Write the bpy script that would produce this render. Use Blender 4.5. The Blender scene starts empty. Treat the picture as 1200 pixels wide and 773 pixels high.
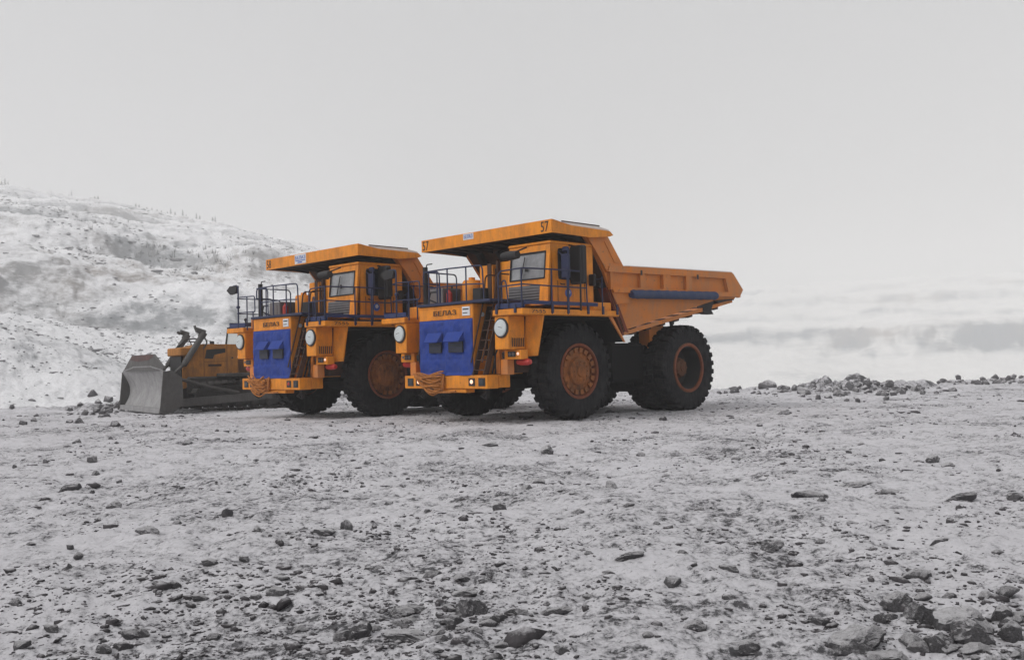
import bpy, math, random
import numpy as np
from mathutils import Matrix, Vector
R = math.radians
PI = math.pi
rnd = random.Random(7)
C = bpy.context.scene.collection
sc = bpy.context.scene

# ------------------------------------------------------------------ noise (numpy gradient noise)
_rs = np.random.RandomState(11)
_perm = np.concatenate([_rs.permutation(256)] * 3)
_ga = _rs.rand(256) * 2 * PI
_gx, _gy = np.cos(_ga), np.sin(_ga)
def perlin(x, y):
    xi = np.floor(x).astype(np.int64); yi = np.floor(y).astype(np.int64)
    xf = x - xi; yf = y - yi
    u = xf * xf * xf * (xf * (xf * 6 - 15) + 10); v = yf * yf * yf * (yf * (yf * 6 - 15) + 10)
    xi &= 255; yi &= 255
    def g(ix, iy, dx, dy):
        h = _perm[_perm[ix & 255] + (iy & 255)]
        return _gx[h] * dx + _gy[h] * dy
    a = g(xi, yi, xf, yf); b = g(xi + 1, yi, xf - 1, yf)
    c = g(xi, yi + 1, xf, yf - 1); d = g(xi + 1, yi + 1, xf - 1, yf - 1)
    return ((a + u * (b - a)) + v * ((c + u * (d - c)) - (a + u * (b - a)))) * 1.5
def fbm(x, y, scale, octs=4, gain=0.5, off=0.0):
    x = x / scale + off; y = y / scale + off * 1.7
    s = 0; a = 1
    for _ in range(octs):
        s = s + a * perlin(x, y); x = x * 2.03 + 17.1; y = y * 2.03 + 5.3; a *= gain
    return s
def sstep(a, b, x):
    t = np.clip((x - a) / (b - a), 0, 1); return t * t * (3 - 2 * t)

# ------------------------------------------------------------------ terrain height
def steps(t, n, sharp):
    k = np.floor(t * n); f = t * n - k
    g = sstep(0.5 - sharp, 0.5 + sharp, f)
    return (k + g) / n
AZK = [-180, -60, -27.6, -22.2, -16.5, -13.2, -8.9, -3.9, 11.9, 19.3, 27.7, 60, 180]
ELV = [.12, .15, .1630, .1560, .1390, .1260, .1050, .0840, .078, .072, .066, .06, .06]
def height(x, y):
    r = np.hypot(x, y) + 1e-6
    az = np.degrees(np.arctan2(x, y))
    side = sstep(-9, 4, az) * (1 - sstep(120, 170, az))            # 0 = hill side, 1 = pit side
    # the flat plateau: churned, snow dusted
    quiet = 1 - 0.75 * np.exp(-(((x + 2) / 12) ** 2 + ((y - 27) / 9) ** 2) ** 2)
    near = 0.13 * fbm(x, y, 9.0, 2, off=3.1) * quiet * sstep(3, 12, r) * (1 - .75 * sstep(22, 36, r)) - .09 * sstep(24, 40, r)
    ridg = 1 - np.abs(fbm(x, y, 0.9, 3, off=9.4))
    near = near + (0.045 * fbm(x, y, 1.7, 4, 0.55, 1.2) + 0.030 * (ridg - .8)) * (0.35 + 0.65 * quiet)
    near = near + 0.022 * fbm(x, y, 0.30, 5, 0.62, 5.5)
    # pit side: berm, drop, floor, far terraced wall
    edge = 43 + 9 * sstep(18, 28, az) + 2.0 * fbm(x, y, 9, 3, off=8.8) - 3.0 * sstep(12, 17, az) * (1 - sstep(22, 25, az))
    d = r - edge
    berm = (0.12 + .22 * np.exp(-((az - 18.4) / 1.7) ** 2) + .12 * np.exp(-((az - 21.2) / 2.0) ** 2)) * np.exp(-(d / 1.8) ** 2) * (1 + 1.2 * fbm(x, y, 1.2, 4, .6, off=2.2))
    drop = -34 * sstep(0.5, 46, d)
    w = 28 * fbm(x, y, 300, 3, 0.5, 4.4) + 7 * fbm(x, y, 60, 4, .55, 1.4)
    rr = r + w
    zr = np.interp(rr, [592, 770, 815, 833, 848, 1000, 1100, 1112, 1250, 1264, 1400, 1416, 1550, 1900],
                       [0, 26, 34, 45, 60, 61, 74, 84, 95, 107, 120, 131, 144, 152])
    zl = np.interp(rr, [592, 800, 834, 848, 1000, 1100, 1112, 1250, 1264, 1400, 1416, 1550, 1900],
                       [0, 40, 47, 60, 61, 74, 83, 95, 105, 120, 129, 144, 152])
    prof = zl + (zr - zl) * sstep(15, 20, az)
    prof = prof * (1 + 0.06 * (rr > 620) * fbm(x, y, 90, 4, .5, 7.7))
    zp = near * (1 - sstep(0, 8, d)) + berm + drop + prof + 2.2 * sstep(10, 80, d) * fbm(x, y, 30, 6, 0.55, 2.9) \
         + 2.0 * sstep(600, 900, r) * fbm(x, y, 45, 5, 0.6, 6.3)
    # hill side: spoil heap, then terraced slope up to a ridge
    ridge_r = 600.0
    elev = np.interp(az, AZK, ELV)
    t = np.clip((r - 66 + 14 * fbm(x, y, 110, 4, 0.5, 3.3) * sstep(70, 160, r)) / (ridge_r - 66), 0, 1.08)
    tb = np.clip(t + 0.028 * fbm(x, y, 90, 4, .55, 9.1), 0, 1.3)
    tt = 0.38 * t + 0.42 * steps(tb, 7, 0.09) + 0.20 * steps(np.clip(tb + .03 + .02 * fbm(x, y, 35, 3, .5, 3.9), 0, 1.3), 13, .10)
    top = elev * ridge_r + 1.3
    zh = (top * np.clip(tt, 0, 1.0))
    zh = zh + sstep(70, 130, r) * (0.8 * fbm(x, y, 26, 6, 0.62, 1.9) + .8 * np.abs(fbm(x, y, 9, 4, 0.6, 7.1))) * (1 - .3 * sstep(560, 600, r))
    heap = np.interp(az, [-70, -45, -30, -27, -24, -21.5, -18, -10, 0], [3, 5, 4.6, 4.1, 2.9, 1.5, 1.0, .9, .5])
    hs = sstep(41, 63, r + 3.0 * fbm(x, y, 9, 3, off=6.6))
    hm = heap * hs * (1 - 0.4 * sstep(64, 90, r))
    zh = zh * sstep(60, 100, r) + hm + sstep(40, 46, r) * (0.15 * fbm(x, y, 2.4, 5, 0.6, 8.3) + 0.10 * np.abs(fbm(x, y, 0.9, 3, .6, 2.2)))
    zh = zh + near * (1 - sstep(40, 48, r))
    # small rubble ridge at the foot of the heap
    zh = zh + 0.45 * np.exp(-((r - 42.5) / 2.0) ** 2) * np.clip(fbm(x, y, 3.0, 4, .6, 4.1) + .25, 0, 2) * sstep(-34, -20, az * 1.0)
    back = sstep(60, 100, np.abs(az))
    z = zh * (1 - side) + zp * side
    z = z * (1 - back) + (near + 0.4 * fbm(x, y, 40, 3) * sstep(20, 80, r)) * back
    return z
def hz(x, y): return float(height(np.array([float(x)]), np.array([float(y)]))[0])

# ------------------------------------------------------------------ materials
def newmat(name):
    m = bpy.data.materials.new(name); m.use_nodes = True
    nt = m.node_tree; b = nt.nodes['Principled BSDF']
    return m, nt, b
def N(nt, kind, **kw):
    n = nt.nodes.new(kind)
    for k, v in kw.items():
        if k.startswith('i_'):
            n.inputs[k[2:].replace('_', ' ')].default_value = v
        else: setattr(n, k, v)
    return n
def ramp(nt, src, stops):
    r = nt.nodes.new('ShaderNodeValToRGB'); e = r.color_ramp.elements
    while len(e) < len(stops): e.new(0.5)
    for q, (p, c) in zip(e, stops): q.position = p; q.color = (*c, 1) if len(c) == 3 else c
    nt.links.new(src, r.inputs[0]); return r.outputs[0]
def noise(nt, scale, detail=5, rough=0.55, coord='Object', sc3=None):
    tc = nt.nodes.new('ShaderNodeTexCoord')
    n = nt.nodes.new('ShaderNodeTexNoise'); n.inputs['Scale'].default_value = scale
    n.inputs['Detail'].default_value = detail; n.inputs['Roughness'].default_value = rough
    s = tc.outputs[coord]
    if sc3:
        mp = nt.nodes.new('ShaderNodeMapping'); mp.inputs['Scale'].default_value = sc3
        nt.links.new(s, mp.inputs[0]); s = mp.outputs[0]
    nt.links.new(s, n.inputs['Vector']); return n.outputs[0]
def math_(nt, op, a, b=None, c=None):
    n = nt.nodes.new('ShaderNodeMath'); n.operation = op
    for i, v in enumerate((a, b, c)):
        if v is None: continue
        if isinstance(v, (int, float)): n.inputs[i].default_value = v
        else: nt.links.new(v, n.inputs[i])
    return n.outputs[0]
def mixc(nt, f, a, b):
    n = nt.nodes.new('ShaderNodeMix'); n.data_type = 'RGBA'
    for i, v in ((0, f), (6, a), (7, b)):
        if isinstance(v, (int, float)): n.inputs[i].default_value = v
        elif isinstance(v, tuple): n.inputs[i].default_value = (*v, 1)
        else: nt.links.new(v, n.inputs[i])
    return n.outputs[2]
def bump(nt, b, h, strength, dist):
    n = nt.nodes.new('ShaderNodeBump'); n.inputs['Strength'].default_value = strength
    n.inputs['Distance'].default_value = dist
    nt.links.new(h, n.inputs['Height']); nt.links.new(n.outputs[0], b.inputs['Normal'])
def paint(name, col, dirt=(0.10, 0.075, 0.055), amount=0.5, rough=0.5, metal=0.0, scale=2.2, low=0.42, spec=0.35):
    m, nt, b = newmat(name)
    n1 = noise(nt, scale, 8, 0.68); n2 = noise(nt, scale * 5, 5, 0.6, sc3=(1, 1, 0.25))
    f = ramp(nt, math_(nt, 'MULTIPLY_ADD', n2, 0.45, math_(nt, 'MULTIPLY', n1, 0.6)), [(low, (0, 0, 0)), (low + .28, (1, 1, 1))])
    f = math_(nt, 'MULTIPLY', f, amount)
    n3 = noise(nt, 0.9, 3, 0.5)
    col2 = tuple(c * 0.82 for c in col)
    base = mixc(nt, n3, col, col2)
    chip = ramp(nt, noise(nt, scale * 9, 3, 0.5), [(.66, (0, 0, 0)), (.70, (1, 1, 1))])
    base = mixc(nt, math_(nt, 'MULTIPLY', chip, .55 * min(1, amount * 1.2)), base, tuple(c * .4 for c in dirt))
    nt.links.new(mixc(nt, f, base, dirt), b.inputs['Base Color'])
    nt.links.new(math_(nt, 'MULTIPLY_ADD', f, 0.4, rough), b.inputs['Roughness'])
    b.inputs['Metallic'].default_value = metal
    b.inputs['Specular IOR Level'].default_value = spec
    bump(nt, b, n1, 0.12, 0.02)
    return m
def flat(name, col, rough=0.6, metal=0.0, emit=None, es=0):
    m, nt, b = newmat(name)
    n = noise(nt, 14, 4, 0.6)
    nt.links.new(mixc(nt, n, tuple(c * 1.12 for c in col), tuple(c * 0.85 for c in col)), b.inputs['Base Color'])
    b.inputs['Roughness'].default_value = rough; b.inputs['Metallic'].default_value = metal
    if emit:
        b.inputs['Emission Color'].default_value = (*emit, 1); b.inputs['Emission Strength'].default_value = es
    return m
M = {}
M['orange'] = paint('orange_paint', (0.84, 0.285, 0.011), (0.25, 0.10, 0.035), 0.62, 0.45)
M['body_orange'] = paint('body_orange_paint', (0.68, 0.20, 0.016), (0.36, 0.20, 0.11), 0.8, 0.5, scale=1.1, low=0.40)
M['rust'] = paint('rusty_red_steel', (0.22, 0.045, 0.018), (0.08, 0.04, 0.03), 0.6, 0.7)
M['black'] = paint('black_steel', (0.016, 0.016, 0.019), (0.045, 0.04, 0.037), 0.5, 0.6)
M['tank'] = paint('oily_chassis', (0.006, 0.006, 0.007), (0.016, 0.015, 0.014), 0.5, 0.75, spec=.12)
M['blue'] = paint('dark_blue_steel', (0.016, 0.032, 0.12), (0.05, 0.05, 0.06), 0.4, 0.5)
M['rail'] = paint('navy_railing', (0.018, 0.026, 0.075), (0.04, 0.04, 0.045), 0.3, 0.5)
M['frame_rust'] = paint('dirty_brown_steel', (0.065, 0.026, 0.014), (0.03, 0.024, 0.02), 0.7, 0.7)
M['grey'] = paint('grey_louvre', (0.16, 0.155, 0.165), (0.08, 0.07, 0.06), 0.4, 0.6)
M['rimf'] = paint('dirty_orange_rim', (0.38, 0.125, 0.025), (0.055, 0.036, 0.028), 0.8, 0.7, scale=3.2, low=0.38)
M['rimring'] = paint('rusty_rim_ring', (0.24, 0.060, 0.022), (0.06, 0.04, 0.03), 0.6, 0.65, scale=3)
M['rimr'] = paint('dusty_brown_rim', (0.15, 0.06, 0.028), (0.03, 0.025, 0.022), 0.8, 0.75, scale=3)
M['tyre'] = paint('dusty_rubber', (0.009, 0.009, 0.011), (0.060, 0.058, 0.060), 0.7, 0.8, scale=3.0, low=0.45, spec=0.15)
M['white'] = flat('white_plate', (0.62, 0.63, 0.66), 0.5)
M['lens'] = flat('pale_lamp_cover', (0.52, 0.56, 0.57), 0.35)
M['signblue'] = flat('sign_blue', (0.03, 0.10, 0.42), 0.5)
M['ink'] = flat('black_lettering', (0.015, 0.013, 0.012), 0.6)
M['redlamp'] = flat('red_plastic', (0.42, 0.025, 0.02), 0.4)
M['red'] = flat('red_metal', (0.40, 0.03, 0.02), 0.45)
M['dark'] = flat('dark_recess', (0.012, 0.012, 0.013), 0.5)
M['lit'] = flat('lit_lamp', (0.9, 0.6, 0.5), 0.4, emit=(1.0, 0.46, 0.28), es=1.5)
M['litw'] = flat('lit_small_lamp', (0.9, 0.7, 0.6), 0.4, emit=(1.0, 0.60, 0.42), es=0.7)
M['rope'] = paint('hawser_rope', (0.50, 0.19, 0.045), (0.12, 0.045, 0.02), 0.8, 0.85, scale=14, low=0.42)
M['cloth'] = paint('quilted_blue_cover', (0.010, 0.042, 0.27), (0.05, 0.06, 0.14), 0.5, 0.75, scale=4)
M['hose'] = paint('blue_tarp_roll', (0.022, 0.042, 0.12), (0.10, 0.11, 0.13), 0.55, 0.6, scale=5)
M['dozer'] = paint('worn_dozer_paint', (0.56, 0.215, 0.025), (0.17, 0.09, 0.04), 0.8, 0.6, scale=2.5, low=0.36)
M['blade'] = paint('scoured_steel', (0.34, 0.335, 0.34), (0.12, 0.115, 0.115), 0.6, 0.5, 0.1, scale=2.4)
M['blade_edge'] = paint('dirty_grey_steel', (0.10, 0.097, 0.095), (0.05, 0.045, 0.043), 0.6, 0.6, scale=3)
M['redtop'] = paint('faded_red_steel', (0.13, 0.055, 0.048), (0.07, 0.06, 0.058), 0.9, 0.7, low=.36)
M['track'] = paint('dirty_track_steel', (0.045, 0.04, 0.038), (0.10, 0.095, 0.095), 0.6, 0.7, scale=5)

def glass_mat():
    m, nt, b = newmat('painted_sheen_window_glass')
    n = noise(nt, 3, 5, 0.6)
    nt.links.new(ramp(nt, n, [(0.3, (0.16, 0.165, 0.175)), (0.7, (0.30, 0.305, 0.32))]), b.inputs['Base Color'])  # pale base colour paints the sky's reflection into the windscreen
    b.inputs['Roughness'].default_value = 0.12; b.inputs['Specular IOR Level'].default_value = 0.6
    return m
M['glass'] = glass_mat()
def darkglass():
    m, nt, b = newmat('dark_window_glass')
    n = noise(nt, 3, 4)
    nt.links.new(ramp(nt, n, [(0.3, (0.010, 0.012, 0.016)), (0.7, (0.03, 0.034, 0.042))]), b.inputs['Base Color'])
    b.inputs['Roughness'].default_value = 0.15; return m
M['dglass'] = darkglass()

def snow_rock(name, rock, snow, mode):
    """snow lies where the surface is flat enough and noise allows; bare rock elsewhere"""
    m, nt, b = newmat(name)
    geo = nt.nodes.new('ShaderNodeNewGeometry')
    sep = nt.nodes.new('ShaderNodeSeparateXYZ'); nt.links.new(geo.outputs['Normal'], sep.inputs[0])
    nz = sep.outputs[2]
    if mode == 'ground':
        a = noise(nt, 0.45, 5, 0.62); c = noise(nt, 3.2, 9, 0.75); e = noise(nt, 24, 7, 0.78); g = noise(nt, 9, 6, .75)
        s = math_(nt, 'MULTIPLY_ADD', math_(nt, 'SUBTRACT', a, .5), 0.95, math_(nt, 'MULTIPLY_ADD', c, 0.90, .275))
        s = math_(nt, 'MULTIPLY_ADD', math_(nt, 'SUBTRACT', e, .5), 1.35, math_(nt, 'ADD', s, .375))
        s = math_(nt, 'MULTIPLY_ADD', math_(nt, 'SUBTRACT', g, .5), 1.0, math_(nt, 'ADD', s, .225))                       # mean about 1.32
        s = math_(nt, 'MULTIPLY_ADD', math_(nt, 'SUBTRACT', nz, 0.97), 1.6, s)
        f = ramp(nt, math_(nt, 'SUBTRACT', s, 0.80), [(0.30, (0, 0, 0)), (0.40, (.5, .5, .5)), (0.58, (1, 1, 1))])
        rk = mixc(nt, ramp(nt, noise(nt, 9, 6, .7), [(.35, (0, 0, 0)), (.65, (1, 1, 1))]), rock, tuple(k * 2.3 for k in rock))
        sn = mixc(nt, c, tuple(k * 0.80 for k in snow), snow)
        nt.links.new(mixc(nt, f, rk, sn), b.inputs['Base Color'])
        bump(nt, b, math_(nt, 'MULTIPLY_ADD', e, .5, math_(nt, 'MULTIPLY_ADD', g, .8, c)), 0.75, 0.035)
    elif mode in ('hill', 'pit'):
        a = noise(nt, 0.030 if mode == 'hill' else .011, 8, 0.62, sc3=(1, 1, 7)); c = noise(nt, 0.30 if mode == 'hill' else .10, 8, 0.70, sc3=(1, 1, 3)); e = noise(nt, 1.1 if mode == 'hill' else .35, 8, 0.80, sc3=(1, 1, 2)); 
        s = math_(nt, 'MULTIPLY_ADD', a, 1.35, math_(nt, 'MULTIPLY', c, 0.60))
        s = math_(nt, 'MULTIPLY_ADD', math_(nt, 'SUBTRACT', e, .5), 1.5 if mode == 'hill' else .7, s)
        s = math_(nt, 'ADD', s, .0 if mode == 'hill' else -.02)
        s = math_(nt, 'MULTIPLY_ADD', nz, 2.5, s)
        f = ramp(nt, math_(nt, 'MULTIPLY', math_(nt, 'SUBTRACT', s, 2.56), 1.0), [(0.16, (0, 0, 0)), (0.50, (.65, .65, .65)), (0.76, (1, 1, 1))])
        rk = mixc(nt, ramp(nt, noise(nt, 0.02 if mode == 'hill' else .009, 4, .6), [(.5, (0, 0, 0)), (.68, (1, 1, 1))]), rock, (0.33, 0.29, 0.265))
        nt.links.new(mixc(nt, f, rk, snow), b.inputs['Base Color'])
        bump(nt, b, math_(nt, 'MULTIPLY_ADD', e, .3, c), 0.6, 0.8)
    else:
        c = noise(nt, 3, 9, 0.75); e = noise(nt, 14, 7, 0.8)
        s = math_(nt, 'MULTIPLY_ADD', c, 0.9, math_(nt, 'MULTIPLY', nz, 0.62 if mode == 'rock' else 0.5))
        s = math_(nt, 'MULTIPLY_ADD', math_(nt, 'SUBTRACT', e, .5), 1.0, math_(nt, 'ADD', s, .175))
        lo = 0.84 if mode == 'rock' else .93
        f = ramp(nt, math_(nt, 'SUBTRACT', s, 0.5), [(lo - .46, (0, 0, 0)), (lo - .30, (.45, .45, .45)), (lo - .04, (1, 1, 1))])
        rk = mixc(nt, ramp(nt, noise(nt, 8, 5, .65), [(.35, (0, 0, 0)), (.7, (1, 1, 1))]), rock, tuple(k * 2.2 for k in rock))
        nt.links.new(mixc(nt, math_(nt, 'MULTIPLY', f, .92), rk, snow), b.inputs['Base Color'])
        bump(nt, b, math_(nt, 'MULTIPLY_ADD', e, .4, c), 0.8, 0.04)
    b.inputs['Roughness'].default_value = 0.9; b.inputs['Specular IOR Level'].default_value = 0.15
    return m
M['ground'] = snow_rock('snow_dusted_gravel', (0.058, 0.057, 0.061), (0.64, 0.63, 0.66), 'ground')
M['hill'] = snow_rock('snowy_quarry_slope', (0.33, 0.34, 0.355), (0.78, 0.78, 0.80), 'hill')
M['pit'] = snow_rock('far_terraced_rock', (0.15, 0.175, 0.205), (0.74, 0.735, 0.73), 'pit')
M['rock'] = snow_rock('dark_broken_rock', (0.075, 0.073, 0.077), (0.66, 0.65, 0.67), 'rock')
M['gravel'] = snow_rock('dusted_gravel', (0.045, 0.042, 0.045), (0.60, 0.59, 0.61), 'gravel')
M['rubble'] = snow_rock('snowy_rubble', (0.13, 0.13, 0.135), (0.72, 0.72, 0.74), 'gravel')
def snowmat():
    m, nt, b = newmat('thin_snow'); n = noise(nt, 6, 6, .6)
    nt.links.new(mixc(nt, n, (.80, .79, .78), (.60, .58, .55)), b.inputs['Base Color']); b.inputs['Roughness'].default_value = .9; return m
M['snow'] = snowmat()
M['twig'] = paint('frosted_twigs', (0.16, 0.16, 0.16), (0.34, 0.34, 0.35), 0.6, 0.9)
M['needle'] = paint('frosted_needles', (0.10, 0.105, 0.10), (0.32, 0.33, 0.34), 0.6, 0.9, scale=1.5)
M['bark'] = paint('bark', (0.06, 0.05, 0.045), (0.15, 0.15, 0.15), 0.4, 0.9)

# ------------------------------------------------------------------ mesh builder
class MB:
    def __init__(s): s.v = []; s.f = []
    def add(s, vs, fs):
        o = len(s.v); s.v += [tuple(p) for p in vs]; s.f += [tuple(i + o for i in f) for f in fs]; return s
    def box(s, x0, x1, y0, y1, z0, z1):
        return s.add([(x, y, z) for x in (x0, x1) for y in (y0, y1) for z in (z0, z1)],
                     [(0, 1, 3, 2), (4, 6, 7, 5), (0, 4, 5, 1), (2, 3, 7, 6), (0, 2, 6, 4), (1, 5, 7, 3)])
    def bbox(s, x0, x1, y0, y1, z0, z1, b=0.02):
        """box with chamfered edges (three overlapping slabs' hull)"""
        vs = []; 
        for sx, X in ((1, x0), (-1, x1)):
            for sy, Y in ((1, y0), (-1, y1)):
                for sz, Z in ((1, z0), (-1, z1)):
                    vs += [(X, Y + sy * b, Z + sz * b), (X + sx * b, Y, Z + sz * b), (X + sx * b, Y + sy * b, Z)]
        import bmesh
        bm = bmesh.new(); bv = [bm.verts.new(p) for p in vs]
        bmesh.ops.convex_hull(bm, input=bv)
        bmesh.ops.dissolve_limit(bm, angle_limit=0.02, verts=bm.verts[:], edges=bm.edges[:])
        bm.verts.index_update(); s.add([v.co[:] for v in bm.verts], [tuple(v.index for v in f.verts) for f in bm.faces]); bm.free()
        return s
    def prism(s, pts, ax, a, b):
        """pts in the two remaining axes (in xyz order), extruded along ax from a to b"""
        n = len(pts)
        def P(p, t):
            return {'x': (t, p[0], p[1]), 'y': (p[0], t, p[1]), 'z': (p[0], p[1], t)}[ax]
        vs = [P(p, a) for p in pts] + [P(p, b) for p in pts]
        fs = [tuple(range(n))[::-1], tuple(range(n, 2 * n))] + [(i, (i + 1) % n, n + (i + 1) % n, n + i) for i in range(n)]
        return s.add(vs, fs)
    def loft(s, A, B):
        n = len(A)
        return s.add(list(A) + list(B), [tuple(range(n))[::-1], tuple(range(n, 2 * n))] + [(i, (i + 1) % n, n + (i + 1) % n, n + i) for i in range(n)])
    def tube(s, path, r, n=8, closed=False):
        path = [Vector(p) for p in path]; L = len(path); rings = []
        up = None
        for i, p in enumerate(path):
            if closed: t = (path[(i + 1) % L] - path[i - 1])
            else: t = path[min(i + 1, L - 1)] - path[max(i - 1, 0)]
            t.normalize()
            if up is None:
                up = Vector((0, 0, 1)) if abs(t.z) < .9 else Vector((1, 0, 0))
            a = t.cross(up)
            if a.length < 1e-4: a = t.cross(Vector((0.3, 1, 0.2)))
            a.normalize(); b = a.cross(t); up = b
            rr = r[i] if isinstance(r, (list, tuple)) else r
            rings.append([p + rr * (math.cos(2 * PI * k / n) * a + math.sin(2 * PI * k / n) * b) for k in range(n)])
        vs = [v for g in rings for v in g]; fs = []
        for i in range(L if closed else L - 1):
            j = (i + 1) % L
            for k in range(n): fs.append((i * n + k, i * n + (k + 1) % n, j * n + (k + 1) % n, j * n + k))
        if not closed: fs += [tuple(range(n))[::-1], tuple((L - 1) * n + k for k in range(n))]
        return s.add(vs, fs)
    def lathe(s, prof, c, ax='y', n=40, c0=True, c1=True, ring=False):
        """prof = [(radius, offset along axis)]"""
        vs = []; 
        for r, t in prof:
            for k in range(n):
                a = 2 * PI * k / n; u, w = r * math.cos(a), r * math.sin(a)
                vs.append({'y': (c[0] + u, c[1] + t, c[2] + w), 'x': (c[0] + t, c[1] + u, c[2] + w), 'z': (c[0] + u, c[1] + w, c[2] + t)}[ax])
        m = len(prof); fs = []
        for i in range(m - 1):
            for k in range(n): fs.append((i * n + k, i * n + (k + 1) % n, (i + 1) * n + (k + 1) % n, (i + 1) * n + k))
        if ring:
            for k in range(n): fs.append(((m - 1) * n + k, (m - 1) * n + (k + 1) % n, (k + 1) % n, k))
            return s.add(vs, fs)
        if c0: fs.append(tuple(range(n))[::-1])
        if c1: fs.append(tuple((m - 1) * n + k for k in range(n)))
        return s.add(vs, fs)
    def build(s, name, mat, parent=None, label=None, smooth=True, loc=None, angle=35):
        me = bpy.data.meshes.new(name); me.from_pydata(s.v, [], s.f); me.update()
        import bmesh
        bm = bmesh.new(); bm.from_mesh(me); bmesh.ops.recalc_face_normals(bm, faces=bm.faces[:]); bm.to_mesh(me); bm.free()
        me.materials.append(M[mat] if isinstance(mat, str) else mat)
        if smooth:
            me.polygons.foreach_set('use_smooth', [True] * len(me.polygons)); me.set_sharp_from_angle(angle=R(angle))
        o = bpy.data.objects.new(name, me); C.objects.link(o)
        if parent: o.parent = parent
        if loc: o.location = loc
        if label: o['label'] = label
        return o
def tag(o, label=None, cat=None, group=None, kind=None):
    if label: o['label'] = label
    if cat: o['category'] = cat
    if group: o['group'] = group
    if kind: o['kind'] = kind
    return o
def empty(name, mat4):
    o = bpy.data.objects.new(name, None); C.objects.link(o); o.matrix_world = mat4; o.empty_display_size = .3; return o
def children(o): return [c for c in bpy.data.objects if c.parent == o]
def copy_tree(o, parent=None):
    kids = children(o); c = o.copy(); C.objects.link(c); c.parent = parent
    for ch in kids: copy_tree(ch, c)
    return c
def text(body, name, mat, parent, o, u, w, height, width=None, depth=0.006, label=None, skew=0):
    """flat lettering: origin o, u = writing direction, w = up direction (truck frame)"""
    cu = bpy.data.curves.new('txt', 'FONT'); cu.body = body; cu.extrude = 0.02; cu.resolution_u = 3
    t = bpy.data.objects.new('txt', cu); C.objects.link(t); bpy.context.view_layer.update()
    me = bpy.data.meshes.new_from_object(t.evaluated_get(bpy.context.evaluated_depsgraph_get()))
    C.objects.unlink(t); bpy.data.objects.remove(t); bpy.data.curves.remove(cu)
    co = np.array([v.co[:] for v in me.vertices]); mn, mx = co.min(0), co.max(0)
    co[:, 0] = (co[:, 0] - mn[0]) / (mx[0] - mn[0]); co[:, 1] = (co[:, 1] - mn[1]) / (mx[1] - mn[1]); co[:, 2] = (co[:, 2] - mn[2]) / (mx[2] - mn[2])
    wd = width or height * (mx[0] - mn[0]) / (mx[1] - mn[1])
    o, u, w = np.array(o, float), np.array(u, float), np.array(w, float); nn = np.cross(u, w)
    P = o + co[:, :1] * wd * u + co[:, 1:2] * height * w + (co[:, 2:3] * depth) * nn
    me.vertices.foreach_set('co', P.ravel()); me.update(); me.materials.clear(); me.materials.append(M[mat])
    me.name = name
    ob = bpy.data.objects.new(name, me); C.objects.link(ob); ob.parent = parent
    if label: ob['label'] = label
    return ob

# ------------------------------------------------------------------ camera (1200 px wide, f = 1146.6 px)
PITCH, ROLL, CH = 0.0339135, -0.0225384, 1.3181
f_ = Vector((0, math.cos(PITCH), math.sin(PITCH))); u_ = Vector((0, -math.sin(PITCH), math.cos(PITCH))); r_ = Vector((1, 0, 0))
c_, s_ = math.cos(ROLL), math.sin(ROLL)
rr_ = c_ * r_ + s_ * u_; uu_ = -s_ * r_ + c_ * u_
cd = bpy.data.cameras.new('camera'); cam = bpy.data.objects.new('camera', cd); C.objects.link(cam); sc.camera = cam
cd.sensor_width = 36; cd.sensor_fit = 'HORIZONTAL'; cd.lens = 1146.6 / 1200 * 36; cd.clip_start = 0.1; cd.clip_end = 6000
cam.matrix_world = Matrix(((rr_.x, uu_.x, -f_.x, 0), (rr_.y, uu_.y, -f_.y, 0), (rr_.z, uu_.z, -f_.z, CH), (0, 0, 0, 1)))

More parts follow.
